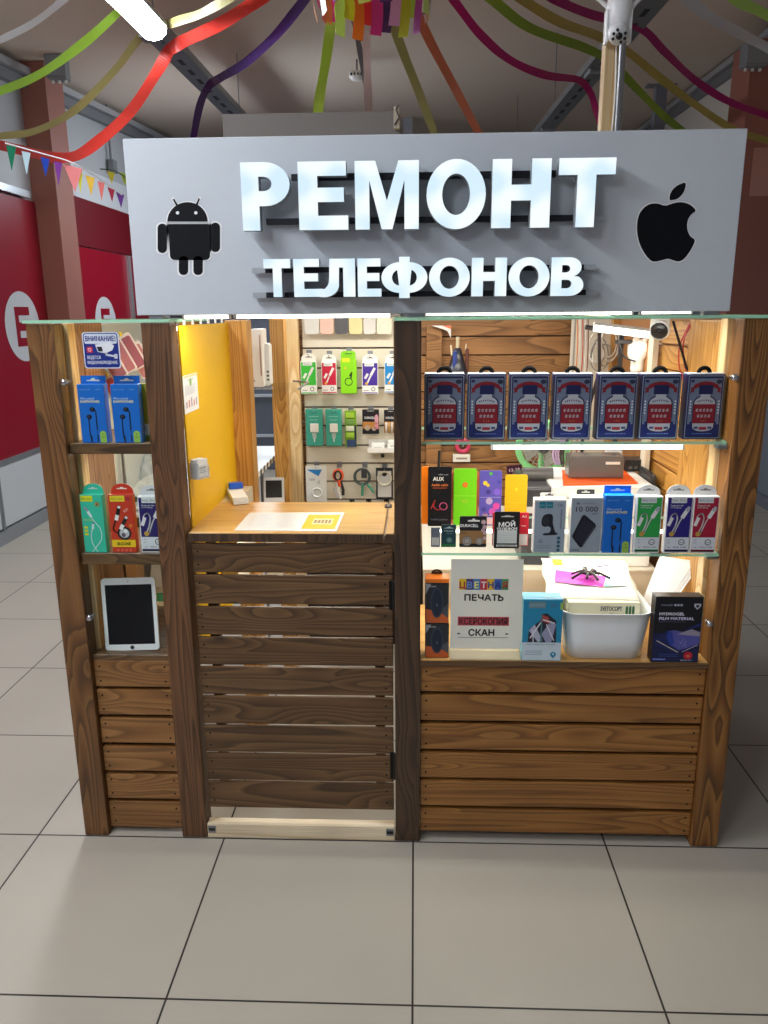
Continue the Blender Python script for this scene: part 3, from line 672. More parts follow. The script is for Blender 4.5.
led('shorter LED bar under the sign near the dome camera', at(639, 315, .06).x, at(692, 315, .06).x, .06, zb+.004, 1.0*LEDK, tilt=.6)
led('LED bar under the front edge of the glass shelf of tins', at(491, 445, .036).x, at(684, 445, .036).x, .036, 1.2495, 2.4*LEDK, tilt=.15)
led('LED bar hidden under the lower glass shelf', .06, .82, .30, .932, 1.6*LEDK)
led('LED bar under the lower left showcase shelf', P1[1]+.01, P2[0]-.01, .2, 1.222, .7*LEDK)
led('LED bar under the rear edge of the counter, behind the slatted door', -.58, -.12, .40, CZ-.0335, 2.5*LEDK)  # added light behind the slats, for the floor and the bright door gaps
lr = led('LED bar on tall brackets over the rear board wall', -.48, .6, 1.1, 1.76, 7*LEDK, tilt=-.15)  # added lamp on its own brackets, hidden by the sign, brightens the interior
for x in (-.4, .4): MB().tube([(x, .0085, 0), (x, .40, .0), (x, .403, -.165)], .005, STEEL, 8).build('bracket', lr)
lq = led('LED bar behind the door-side post at the top of the left showcase', -.2, .2, 0, 0, 2.4*LEDK, tilt=.0)  # added lamp kept out of view, lifts the left showcase
lq.location = (-.69, .31, 1.575); lq.rotation_euler = (0, 0, PI/2)

# ================================================================== THE SIGN
SY = .02
SG = thing('shop_sign', 'big pale sign panel with glowing letters on top of the kiosk', 'sign', (0, 0, 0))
PANEL = mat((200, 207, 215), .4)
def sp(px, py, Y=SY):
    c = at(px, py, Y); return (c.x, c.z)
tl_, tr_, bl_, br_ = sp(123, 138), sp(746, 129), sp(137, 318.5), sp(725, 312)
ptop = (tl_[1]+tr_[1])/2; pbot = 1.6125
MB().box(tl_[0]-.002, tr_[0]+.005, SY, SY+.035, pbot, ptop, PANEL, .002).build('panel', SG)
for x in (-.7, .0, .78): MB().box(x-.02, x+.02, SY+.004, SY+.03, 1.6027, pbot, STEEL).build('foot', SG)
for x in (-.5, .1, .6): MB().box(x-.015, x+.015, SY+.035, SY+.05, pbot+.02, ptop-.02, STEEL).build('stiffener', SG)
def letter_face():
    m = emit((228, 248, 255), 1.06, 'face'); nt = m.node_tree; e = [n for n in nt.nodes if n.type == 'EMISSION'][0]
    tc = nt.nodes.new('ShaderNodeTexCoord'); n = nt.nodes.new('ShaderNodeTexNoise'); n.inputs['Scale'].default_value = 14; n.inputs['Detail'].default_value = 0
    r = nt.nodes.new('ShaderNodeValToRGB'); r.color_ramp.elements[0].position = .35; r.color_ramp.elements[0].color = rgb((212, 236, 252)); r.color_ramp.elements[1].position = .6; r.color_ramp.elements[1].color = rgb((244, 253, 255))
    nt.links.new(tc.outputs['Object'], n.inputs['Vector']); nt.links.new(n.outputs['Fac'], r.inputs['Fac']); nt.links.new(r.outputs['Color'], e.inputs['Color']); return m
FACE = letter_face(); RET = mat((168, 178, 184), .4)
LY0, LY1 = SY-.058, SY-.024
def curve_outline(loops):
    cu = bpy.data.curves.new('l', 'CURVE'); cu.dimensions = '2D'; cu.fill_mode = 'BOTH'; cu.extrude = .5
    for lp in loops:
        s = cu.splines.new('POLY'); s.points.add(len(lp)-1); s.use_cyclic_u = True
        for p, q in zip(s.points, lp): p.co = (q[0], q[1], 0, 1)
    o = bpy.data.objects.new('l', cu); COL.objects.link(o); dg = bpy.context.evaluated_depsgraph_get(); dg.update()
    me = bpy.data.meshes.new_from_object(o.evaluated_get(dg)); vs = [v.co.copy() for v in me.vertices]; fs = [(list(p.vertices), p.normal.copy()) for p in me.polygons]
    bpy.data.objects.remove(o); bpy.data.curves.remove(cu); bpy.data.meshes.remove(me); return vs, fs
def rectl(x0, x1, z0, z1): return [(x0, z0), (x1, z0), (x1, z1), (x0, z1)]
def glyph(ch):
    """outlines in a unit box, x 0..1, z 0..1"""
    if ch == 'Т': return [[(0, 1), (0, .76), (.335, .76), (.335, 0), (.665, 0), (.665, .76), (1, .76), (1, 1)]]
    if ch == 'Е': return [[(0, 0), (0, 1), (.97, 1), (.97, .79), (.39, .79), (.39, .62), (.92, .62), (.92, .41), (.39, .41), (.39, .21), (1, .21), (1, 0)]]
    if ch == 'Н': return [[(0, 0), (0, 1), (.33, 1), (.33, .63), (.67, .63), (.67, 1), (1, 1), (1, 0), (.67, 0), (.67, .40), (.33, .40), (.33, 0)]]
    if ch == 'М': return [[(0, 0), (0, 1), (.32, 1), (.5, .42), (.68, 1), (1, 1), (1, 0), (.775, 0), (.775, .72), (.585, 0), (.415, 0), (.225, .72), (.225, 0)]]
    if ch == 'Р': return [[(0, 0), (0, 1), (.48, 1)]+arc(.48, .68, .52, .32, 90, -90, 14)[1:]+[(.36, .36), (.36, 0)], [(.36, .58), (.36, .79), (.46, .79)]+arc(.46, .685, .17, .105, 90, -90, 8)[1:-1]+[(.46, .58)]]
    if ch == 'О': return [arc(.5, .5, .5, .51, 0, 350, 35), arc(.5, .5, .235, .30, 0, 350, 35)]
    if ch == 'Л': return [[(.16, .21)]+arc(.08, .45, .2, .24, -60, 0, 6)+[(.30, 1), (1, 1), (1, 0), (.67, 0), (.67, .77), (.56, .77), (.55, .45)]+arc(.12, .32, .43, .33, 5, -85, 10)+[(0, .0), (0, .22)]]
    if ch == 'Ф':
        return [[(.385, 1.04), (.385, .90)]+arc(.40, .5, .40, .40, 95, 265, 22)+[(.385, .10), (.385, -.04), (.615, -.04), (.615, .10)]+arc(.60, .5, .40, .40, -85, 85, 22)+[(.615, .90), (.615, 1.04)],
                [(.385, .29)]+arc(.40, .5, .17, .21, 265, 95, 12)+[(.385, .71)], [(.615, .71)]+arc(.60, .5, .17, .21, 85, -85, 12)+[(.615, .29)]]
    if ch == 'В':
        return [[(0, 0), (0, 1), (.52, 1)]+arc(.55, .745, .37, .255, 90, -65, 10)[1:]+arc(.58, .28, .42, .28, 65, -90, 12)[1:]+[(.5, 0)],
                [(.33, .61), (.33, .8), (.46, .8)]+arc(.46, .705, .12, .095, 90, -90, 6)[1:-1]+[(.46, .61)], [(.33, .2), (.33, .42), (.5, .42)]+arc(.5, .31, .14, .11, 90, -90, 6)[1:-1]+[(.5, .2)]]
def letter(ch, x0, x1, ytop, ybot):
    xm = (x0+x1)/2; a = at(x0, (ytop+ybot)/2, LY0); b = at(x1, (ytop+ybot)/2, LY0); z1 = at(xm, ytop, LY0).z; z0 = at(xm, ybot, LY0).z; w, h = b.x-a.x, z1-z0
    vs, fs = curve_outline([[(p[0]*w, p[1]*h) for p in lp] for lp in glyph(ch)])
    mb = MB(); V = [(v.x, (LY0 if v.z > 0 else LY1)-LY0, v.y) for v in vs]
    mb.add(V, [f for f, n in fs if n.z > .5], FACE); mb.add(V, [f for f, n in fs if n.z <= .5], RET)
    o = mb.build('letter', SG, (a.x, LY0, z0)); o['label'] = 'glowing letter ' + ch
    return o
for ch, a, b in (('Р', 241.5, 290), ('Е', 298.4, 347.8), ('М', 355, 418.8), ('О', 426.5, 485.8), ('Н', 492, 550.5), ('Т', 558, 614.5)):
    k = (a-241)/373; letter(ch, a, b, 162-5*k, 230.5-4*k)
for ch, a, b in (('Т', 264, 290.7), ('Е', 293.7, 320.2), ('Л', 318.9, 355.2), ('Е', 357.7, 381.3), ('Ф', 381.4, 427.4), ('О', 429, 469.8), ('Н', 471.6, 506.6), ('О', 508.5, 549.5), ('В', 551, 583.8)):
    k = (a-264)/320; letter(ch, a, b, 259-2*k, 297-1.2*k)
BR = mat((16, 18, 30), .4, .3)  # near black puts the dark reflection of the metal rails into their colour
def rail(x0, x1, y0, y1, tipl, tipr):
    a, b = at(x0, (y0+y1)/2, LY1), at(x1, (y0+y1)/2, LY1); z1, z0 = at((x0+x1)/2, y0, LY1).z, at((x0+x1)/2, y1, LY1).z
    mb = MB(); mb.box(a.x, b.x, LY1+.001, LY1+.017, z0, z1, BR)
    if tipl: mb.box(a.x-.035, a.x, LY1+.001, LY1+.017, z0, z1, mat((176, 182, 188), .35, .3))
    if tipr: mb.box(b.x, b.x+.03, LY1+.001, LY1+.017, z0, z1, mat((176, 182, 188), .35, .3))
    mb.build('rail', SG)
    for f in (.08, .5, .92):
        x = a.x+(b.x-a.x)*f; MB().cyl((x, LY1+.017, (z0+z1)/2), (x, SY+.001, (z0+z1)/2), .006, BR, 8).build('standoff', SG)
rail(291, 556, 172, 178.6, 0, 0); rail(266, 592, 216.5, 222.5, 0, 1); rail(265, 584, 266, 271.5, 1, 1); rail(266, 586, 291, 296.5, 1, 1)
# black decals of the sign
INK = mat((6, 8, 16), .6, 0, .2); DW = mat((236, 238, 240), .4)
def decal(polys, name, label):
    mb = MB()
    for pts, m, k in polys: mb.flat([sp(*p, SY-.0004*k) for p in pts], SY-.0004*k, m)
    o = mb.build(name, SG); o['label'] = label; return o
def grow(pts, k):
    cx = sum(p[0] for p in pts)/len(pts); cy = sum(p[1] for p in pts)/len(pts); mx = max(abs(p[0]-cx) for p in pts); my = max(abs(p[1]-cy) for p in pts)
    return [(cx+(p[0]-cx)*(1+k/mx), cy+(p[1]-cy)*(1+k/my)) for p in pts]
def px_rr(x0, x1, y0, y1, r): return rrect(x0, x1, y0, y1, r, 5)
head = arc(187.5, 221.6, 20.2, 19.5, 180, 360, 18)
body = [(168, 224), (209.5, 224)]+arc(205.5, 255.5, 4.5, 4.5, 0, 90, 5)+arc(174.5, 255.5, 4.5, 4.5, 90, 180, 5)
parts_ = [head, body, px_rr(157.6, 167, 223.6, 253, 4.6), px_rr(210.6, 220, 222.6, 252, 4.6), px_rr(178.8, 188.2, 256, 275, 4.4), px_rr(193.4, 202.8, 256, 275, 4.4),
          [(172.6, 199.4), (174.2, 198.6), (178, 205), (176.2, 206)], [(198.6, 198), (200, 198.8), (197.4, 205.6), (195.6, 204.8)]]
decal([(grow(p, 1.6), DW, 1) for p in parts_]+[(p, INK, 2) for p in parts_]+[(arc(177.5, 212.8, 1.7, 1.7, 0, 340, 12), DW, 3), (arc(195.8, 212.8, 1.7, 1.7, 0, 340, 12), DW, 3)], 'robot_decal', 'black robot emblem with white outline')
ap = [(667, 205.4), (672, 203.6), (679, 202.2), (686, 203), (692, 206), (695.6, 210.6), (691.4, 214.4), (688.4, 219), (687.2, 224.6), (687.8, 231), (690.6, 236.4), (694.8, 240.2), (692.6, 246.6), (688.4, 253.6), (683.6, 259.2), (679, 261.4), (674.6, 260.8), (668, 258.8), (661.4, 260.4), (655, 261.6), (650.6, 260.4), (645, 254), (640, 244.6), (637.4, 234), (637.2, 223), (639.6, 213.6), (644.6, 207.2), (651, 203.8), (658, 203.6), (663, 205.2)]
ap = [tuple(v[:2]) for v in spline([(p[0], p[1], 0) for p in ap+[ap[0]]], 4)][:-1]
leaf = [(669.6, 200.4), (670, 194.4), (673.4, 188.6), (679, 184.6), (685.4, 182.8), (685, 189), (681.8, 195), (676.4, 199.2)]
leaf = [tuple(v[:2]) for v in spline([(p[0], p[1], 0) for p in leaf+[leaf[0]]], 4)][:-1]
decal([(grow(ap, 1.2), DW, 1), (ap, INK, 2), (grow(leaf, .9), DW, 1), (leaf, INK, 2)], 'fruit_decal', 'black bitten fruit emblem with a leaf')
# grey board behind the sign and camera post
c = at(222, 114, .32); c1 = at(400, 114, .32)
t = thing('grey_board', 'dull grey board standing behind the top edge of the sign', 'board', ((c.x+c1.x)/2, .32, 1.6025)); w = (c1.x-c.x)/2
GB = mat((112, 106, 102), .6)
MB().box(-w, w, 0, .02, 0, c.z-1.6025, GB, .003).build('panel', t)
for x in (-w*.6, w*.6): MB().box(x-.02, x+.02, .02, .04, 0, c.z-1.65, STEEL).build('leg', t)
mb = MB().box(-.006, .012, -.012, .0, -.05, .01, mat((170, 160, 140), .5), .002); mb.tube([(-.004, -.014, -.04), (.01, -.016, -.02), (0, -.016, 0), (.008, -.012, .012)], .002, BLACK, 6); mb.build('clip', t, (w-.012, 0, c.z-1.6025-.0))
a, b = at(599, 129, .12), at(613, 129, .12); ztop = at(606, 42, .12).z
t = thing('camera_post', 'pale pine stud standing behind the sign and carrying the camera', 'post', ((a.x+b.x)/2, .12, 1.6025))
MB().box((a.x-b.x)/2, (b.x-a.x)/2, -.02, .02, 0, ztop-1.6025, wood((190, 150, 96), (214, 182, 132), (224, 196, 150), 'z', 18), .003).build('stud', t)
MB().tube([tuple(q) for q in spline([(.012, -.023, .28), (.009, -.0225, .4), (.013, -.0225, .55), (.008, -.023, ztop-1.6025)], 6)], .0025, WHITE, 6).build('cable', t)
c = at(617, 128, .2); 
tag(MB().cyl((0, 0, 0), (0, 0, at(617, 45, .2).z-1.6025), .011, STEEL, 12).cyl((0, 0, 0), (0, 0, .01), .02, STEEL, 12).build('steel_pole', None, (c.x, .2, 1.6025)), 'thin grey steel pole right behind the pine camera stud', 'pole')
cc = at(617, 22, .10)
t = thing('security_camera', 'white dome security camera with two antennas on the pine post', 'camera', (cc.x, .085, cc.z+.008))
CW = mat((226, 228, 230), .35)
MB().lathe([(0, .075), (.02, .073), (.034, .06), (.04, .03), (.041, 0), (.036, -.03), (.03, -.045), (0, -.045)], CW, (0, 0, .0), 24).build('body', t)
t.scale = (.8, .8, .8)
h = MB().lathe([(0, -.05), (.016, -.048), (.027, -.036), (.031, -.015), (.031, .01), (.024, .03), (0, .034)], CW, (0, 0, 0), 24).build('camera_head', t, (-.004, -.014, -.047), (-.95, 0, -.1))
mb = MB(); mb.lathe([(0, .0), (.027, 0), (.027, -.006), (0, -.007)], mat((205, 208, 210), .3), (0, 0, 0), 20); mb.lathe([(0, 0), (.010, 0), (.010, -.004), (0, -.006)], BLACK, (0, 0, -.006), 16)
for k in range(8):
    if k in (2, 6): continue
    aa = k*PI/4+PI/8; mb.lathe([(0, 0), (.0045, 0), (.0045, -.003), (0, -.003)], BLACK, (.019*math.cos(aa), .019*math.sin(aa), -.006), 8)
mb.build('lens_face', h, (0, -.005, -.044))
for s in (-1, 1): MB().box(-.005, .005, -.016, .016, -.06, .035, CW, .004).build('yoke_arm', t, (s*.036-.002, -.006, -.02))
for s in (-1, 1): MB().tube([(s*.03, 0, .02), (s*.06, 0, .045), (s*.095, 0, .064)], [.007, .006, .0055], CW, 8).build('antenna', t)
MB().box(-.014, .014, .02, .06, -.075, -.01, CW, .006).build('mount', t)
# ================================================================== GOODS
def extent(x0, x1, ytop, ybot, Y, z0=None, ym=None):
    ym = ym if ym is not None else (ytop+ybot)/2; xm = (x0+x1)/2
    a, b = at(x0, ym, Y), at(x1, ym, Y); zt = at(xm, ytop, Y).z; zz = at(xm, ybot, Y).z if z0 is None else z0
    return (a.x+b.x)/2, b.x-a.x, zz, zt-zz
def item(name, label, cat, x0, x1, ytop, ybot, Y, z0, d, group=None, rot=(0, 0, 0)):
    """an Empty at the base of a thing whose front face stands at depth Y; returns it with its width and height"""
    cx, w, zz, h = extent(x0, x1, ytop, ybot, Y, z0)
    t = thing(name, label, cat, (cx, Y+d/2, zz+.0004), rot, group); return t, w, h
def hang_tab(w, h0, hh, d, m, hole=WHITE, rw=None, yb=None, arch=True):
    """hanger flap above a carton"""
    mb = MB(); y = d/2-.003 if yb is None else yb; r = rw or w*.46
    pts = ([(-r, h0), (r, h0)]+arc(0, h0+hh-r*.75, r, r*.75, 0, 180, 14)) if arch and hh > r*.75 else [(-r, h0), (r, h0)]+arc(r-.004, h0+hh-.004, .004, .004, 0, 90, 4)+arc(-r+.004, h0+hh-.004, .004, .004, 90, 180, 4)
    mb.prism(pts, y, y+.0012, m); zc = h0+hh*.52
    mb.flat([(-r*.45, zc-.0022), (r*.45, zc-.0022), (r*.45, zc+.001), (r*.16, zc+.001), (r*.14, zc+.004), (-r*.14, zc+.004), (-r*.16, zc+.001), (-r*.45, zc+.001)], y-.0004, hole)
    return mb
E1, E2, E3, E4 = .0004, .0008, .0012, .0016
C = lambda *c: mat(c, .35)
# ---- seven tins with a bottle print
def bottle_tin(t, w, h, d):
    f = -d/2; mb = MB(); mb.box(-w/2, w/2, -d/2, d/2, 0, h, C(20, 26, 70), .003)
    g = C(104, 116, 140)
    mb.flat(rrect(-w*.475, w*.475, h*.02, h*.985, .003), f-E1, C(126, 134, 148)); mb.flat(rrect(-w*.45, w*.45, h*.035, h*.97, .003), f-E2, C(24, 30, 78))
    mb.rect(-w*.42, w*.42, h*.05, h*.94, f-E3, g); mb.flat([(-w*.42, h*.05), (w*.42, h*.05), (w*.42, h*.24), (w*.36, h*.24), (w*.36, h*.28), (-w*.36, h*.28), (-w*.36, h*.24), (-w*.42, h*.24)], f-E4, C(22, 34, 98))
    y = f-.002
    rb = C(124, 22, 34)
    A = arc(0, h*.52, w*.62, h*.375, 122, 58, 12); B = arc(0, h*.52, w*.62, h*.30, 122, 58, 12)
    for i in range(12): mb.flat([A[i], A[i+1], B[i+1], B[i]], y, rb)
    mb.flat([(-w*.42, h*.72), (-w*.31, h*.735), (-w*.31, h*.81), (-w*.41, h*.80), (-w*.38, h*.76)], y, rb); mb.flat([(w*.42, h*.72), (w*.31, h*.735), (w*.31, h*.81), (w*.41, h*.80), (w*.38, h*.76)], y, rb)
    mb.disc(-w*.36, h*.90, w*.05, y, NAVY, 12, h*.022); mb.disc(w*.34, h*.89, w*.075, y, C(34, 44, 66), 12, h*.035)
    # bottle
    ol = [(-w*.31, h*.17), (w*.31, h*.17), (w*.31, h*.58), (w*.24, h*.66), (w*.12, h*.70), (-w*.12, h*.70), (-w*.24, h*.66), (-w*.31, h*.58)]
    mb.flat(arc(0, h*.2, w*.31, h*.085, 180, 360, 12)+[(w*.31, h*.56)]+arc(0, h*.56, w*.31, h*.13, 0, 180, 12), y-E1, C(20, 24, 62))
    wb = C(176, 180, 190)
    mb.flat(arc(0, h*.2, w*.28, h*.07, 180, 360, 12)+[(w*.28, h*.56)]+arc(0, h*.56, w*.28, h*.11, 0, 180, 12), y-E2, wb)
    mb.rect(-w*.13, w*.13, h*.63, h*.71, y-E3, wb); mb.flat(rrect(-w*.185, w*.185, h*.70, h*.84, .003), y-E4, C(20, 24, 76))
    mb.rect(-w*.29, w*.29, h*.25, h*.55, y-E3, C(128, 20, 36)); mb.rect(-w*.29, w*.29, h*.245, h*.255, y-E4, wb)
    wt = C(190, 186, 190)
    for r, n, z, s in ((0, 5, .455, .07), (1, 4, .365, .07)):
        for i in range(n):
            x = (i-(n-1)/2)*w*.095
            mb.rect(x-w*.032, x+w*.032, h*(z-.012), h*(z-.004), y-E4, wt); mb.rect(x-w*.032, x+w*.032, h*(z+.012), h*(z+.02), y-E4, wt); mb.rect(x-w*.008, x+w*.008, h*(z-.02), h*(z+.028), y-E4, wt); mb.rect(x-w*.034, x-w*.02, h*(z-.02), h*(z+.02), y-E4, wt)
    for i in range(3): mb.disc((i-1)*w*.06, h*.295, w*.013, y-E4, C(190, 130, 60), 8)
    for i in range(8): a = math.radians(140-i*100/7); mb.rect(w*.24*math.cos(a)-w*.013, w*.24*math.cos(a)+w*.013, h*.555+h*.055*math.sin(a)-.002, h*.555+h*.055*math.sin(a)+.002, y-E4, NAVY)
    mb.rect(-w*.1, w*.1, h*.155, h*.20, y-E3, C(150, 40, 56)); mb.rect(-w*.24, -w*.13, h*.17, h*.205, y-E3, C(60, 66, 110)); mb.rect(w*.13, w*.24, h*.17, h*.205, y-E3, C(60, 66, 110))
    for s in (-1, 1):
        for k in range(5): mb.rect(s*w*.375-.0022, s*w*.375+.0022, h*(.40+k*.045), h*(.425+k*.045), y, C(200, 208, 220))
    for k in range(9): mb.rect(-w*.27+k*w*.06, -w*.23+k*w*.06, h*.09, h*.10, y, C(120, 140, 200))
    mb.build('tin_body', t)
    MB().box(-w/2+.002, w/2-.002, -d/2+.002, d/2-.002, h-.0005, h+.003, C(190, 194, 200), .001).build('lid', t)
    MB().tube([(w*.15*math.cos(a), 0, h+.002+.014*math.sin(a)) for a in [i*PI/12 for i in range(13)]], .0058, mat((7, 7, 8), .8, 0, .1), 8).build('carry_loop', t)
TX = [(424, 465), (467, 506), (509, 549), (552.5, 592), (597, 637), (639.5, 680), (685, 723)]
for i, (a, b) in enumerate(TX):
    lb = ['blue tin with a bottle print, end one next to the dark centre post', 'blue bottle-print tin, second of seven from the dark centre post', 'blue bottle-print tin, third of seven from the dark centre post', 'blue bottle-print tin, middle one of the row of seven', 'blue bottle-print tin, third of seven from the right post', 'blue bottle-print tin, second of seven from the right post', 'blue tin with a bottle print, end one beside the right post'][i]
    t, w, h = item('bottle_print_tin', lb, 'tin', a+.3, b-.3, 374.5, 440, .06, 1.266, .045, 'bottle-print tins on the top glass shelf', (0, 0, 0))
    bottle_tin(t, w, h, .045)
# ---- cable cartons (hoco style)
def cable_box(t, w, h, d, c, tab_c=(226, 226, 224), word='hoco.', sub='Charging data cable', back=False, low=True):
    mb = MB(); f = -d/2; m = C(*c); wt = C(228, 230, 232)
    mb.box(-w/2, w/2, -d/2, d/2, 0, h, wt, .0012)
    mb.rect(-w*.46, w*.46, h*.03, h*.975, f-E1, m); mb.rect(-w*.46, w*.46, h*.07, h*.285, f-E2, C(214, 220, 228)); mb.rect(-w*.34, w*.26, h*.885, h*.985, f-E2, C(216, 222, 224)); mb.rect(-.0004, .0004, h*.9, h*.97, f-E3, C(120, 130, 140))
    mb.text('hoco.', -w*.18, h*.915, f-E3, h*.06, C(100, 116, 124), width=w*.24); mb.text('hoco.', w*.13, h*.915, f-E3, h*.06, C(150, 160, 165), width=w*.22)
    mb.text(sub, -w*.36, h*.83, f-E2, h*.04, wt, 'l', .01, width=w*.5); mb.text('X13 for Lightning', -w*.36, h*.795, f-E2, h*.03, wt, 'l', .0, width=w*.42)
    cab = C(226, 224, 226)
    pa = [(-w*.36, h*.52), (-w*.3, h*.66), (-w*.14, h*.70), (-w*.06, h*.62), (-w*.12, h*.48), (-w*.24, h*.36)]
    pb = [(w*.30, h*.78), (w*.16, h*.66), (w*.02, h*.54), (-w*.10, h*.40), (-w*.14, h*.34)]
    for p, wd in ((pa, w*.055), (pb, w*.05)): mb.stroke([tuple(q[:2]) for q in spline([(x, z, 0) for x, z in p], 5)], wd, f-E2, cab)
    mb.stroke([(-w*.38, h*.5), (-w*.27, h*.62)], w*.13, f-E3, cab); mb.stroke([(w*.14, h*.64), (w*.31, h*.77)], w*.16, f-E3, cab); mb.stroke([(w*.29, h*.755), (w*.36, h*.81)], w*.12, f-E4, C(170, 174, 182)); mb.disc(-w*.24, h*.345, w*.1, f-E4, C(188, 150, 70), 14)
    mb.ring2(w*.18, h*.20, w*.095, w*.125, f-E3, C(60, 66, 76), 16); mb.stroke([(w*.12, h*.195), (w*.24, h*.195)], .0012, f-E3, C(60, 66, 76))
    for z in (.24, .19): mb.stroke([(-w*.38, h*z-.002), (-w*.34, h*z), (-w*.27, h*z+.001)], .001, f-E3, C(90, 96, 106))
    mb.text('1m', -w*.3, h*.10, f-E3, h*.035, C(60, 70, 84)); mb.text('MAX 2.4A', w*.12, h*.10, f-E3, h*.035, C(60, 70, 84), width=w*.5)
    mb.rect(-w*.46, w*.46, h*.03, h*.055, f-E2, C(*[v*.35 for v in c]))
    mb.build('carton', t)
    hang_tab(w, h-.001, .03, d, C(*tab_c), C(120, 120, 118)).build('hang_tab', t)
ZS2 = .9515-.001
for a, b, c, lb in ((635.5, 661, (40, 160, 72), 'green charging cable box with pale hanger tab on the glass shelf'), (665.5, 691, (38, 24, 120), 'dark violet cable box between green and crimson ones'), (692, 717.5, (160, 16, 52), 'crimson cable box at the right end of the glass shelf')):
    t, w, h = item('cable_box', lb, 'cable box', a, b, 496.5, 552.5, .008, ZS2, .022, 'hoco cable boxes'.replace('hoco ', 'phone ')); cable_box(t, w, h, .022, c)
# ---- phone holder carton
t, w, h = item('phone_holder_box', 'pale grey box with a black phone holder picture and teal marks', 'box', 533.5, 565.5, 499.5, 552.5, .008, ZS2, .03)
mb = MB(); f = -.015; mb.box(-w/2, w/2, -.015, .015, 0, h, C(238, 236, 230), .001); mb.rect(-w*.47, w*.47, h*.01, h*.965, f-E1, C(150, 164, 178))
for i in (0, 1): mb.rect(-w*(.34-.22*i), -w*(.14-.22*i), h*.84, h*.955, f-E2, C(20, 120, 140)); mb.text('hoco.', -w*(.24-.22*i), h*.88, f-E3, h*.05, C(150, 200, 205), width=w*.15)
mb.flat([tuple(q[:2]) for q in spline([(x*w, z*h, 0) for x, z in ((-.26, .58), (-.22, .68), (-.1, .73), (.06, .72), (.1, .64), (.1, .56), (.18, .4), (.24, .38), (.24, .345), (-.08, .33), (-.2, .34), (-.16, .37), (0, .385), (.04, .46), (-.04, .50), (-.14, .49), (-.24, .52), (-.26, .58))], 4)], f-E2, C(20, 22, 34))
mb.disc(-w*.12, h*.6, w*.1, f-E3, C(40, 42, 52), 16, h*.075)
for i in range(4): mb.disc(w*.3, h*(.055+.075*i), w*.055, f-E2, C(30, 90, 110), 12)
mb.ring2(-w*.26, h*.23, w*.04, w*.055, f-E2, C(80, 92, 104), 12); mb.stroke([(-w*.34, h*.2), (-w*.2, h*.2)], .001, f-E2, C(80, 92, 104)); mb.rect(w*.33, w*.37, h*.45, h*.82, f-E2, C(110, 124, 138)); mb.text('CA', w*.3, h*.87, f-E2, h*.07, C(60, 70, 90))
for z in (.13, .09): mb.rect(-w*.38, w*.05, h*z, h*(z+.012), f-E2, C(120, 136, 150))
mb.build('carton', t); hang_tab(w, h, .013, .03, C(236, 234, 228), C(40, 40, 42), w*.28).build('hang_tab', t)
# ---- power bank carton
t, w, h = item('power_bank_box', 'grey 10 000 power bank box with a black battery picture', 'box', 570, 602, 497, 552.5, .008, ZS2, .03)
mb = MB(); mb.box(-w/2, w/2, -.015, .015, 0, h, C(236, 236, 232), .001); mb.rect(-w*.475, w*.475, h*.01, h*.965, f-E1, C(146, 158, 170))
mb.text('10 000', 0, h*.74, f-E2, h*.13, C(44, 46, 54), width=w*.68, bold=.01); mb.text('mAh', w*.26, h*.69, f-E2, h*.05, C(80, 90, 100)); mb.text('Power bank', w*.06, h*.875, f-E2, h*.04, C(100, 112, 124), width=w*.4); mb.ring2(-w*.3, h*.885, .0015, .003, f-E2, C(40, 46, 60), 10); mb.ring2(-w*.26, h*.885, .001, .0025, f-E2, C(40, 46, 60), 10)
def rp4(pts): return [(x*w, z*h) for x, z in pts]
mb.flat(rp4([(-.40, .27), (-.42, .31), (-.14, .66), (-.08, .685), (-.02, .67), (.28, .53), (.31, .49), (.30, .46), (-.08, .11), (-.13, .10), (-.18, .115)]), f-E2, C(16, 18, 30)); mb.flat(rp4([(-.34, .29), (-.07, .64), (.22, .50), (-.12, .14)]), f-E3, C(30, 32, 50)); mb.stroke(rp4([(.25, .47), (-.08, .14)]), .0016, f-E4, C(96, 100, 116))
mb.text('BOROFONE', -w*.3, h*.04, f-E2, h*.04, C(60, 70, 84), width=w*.26); mb.build('carton', t)
hang_tab(w, h, .015, .03, C(28, 28, 30), C(220, 218, 210), w*.28).build('hang_tab', t)
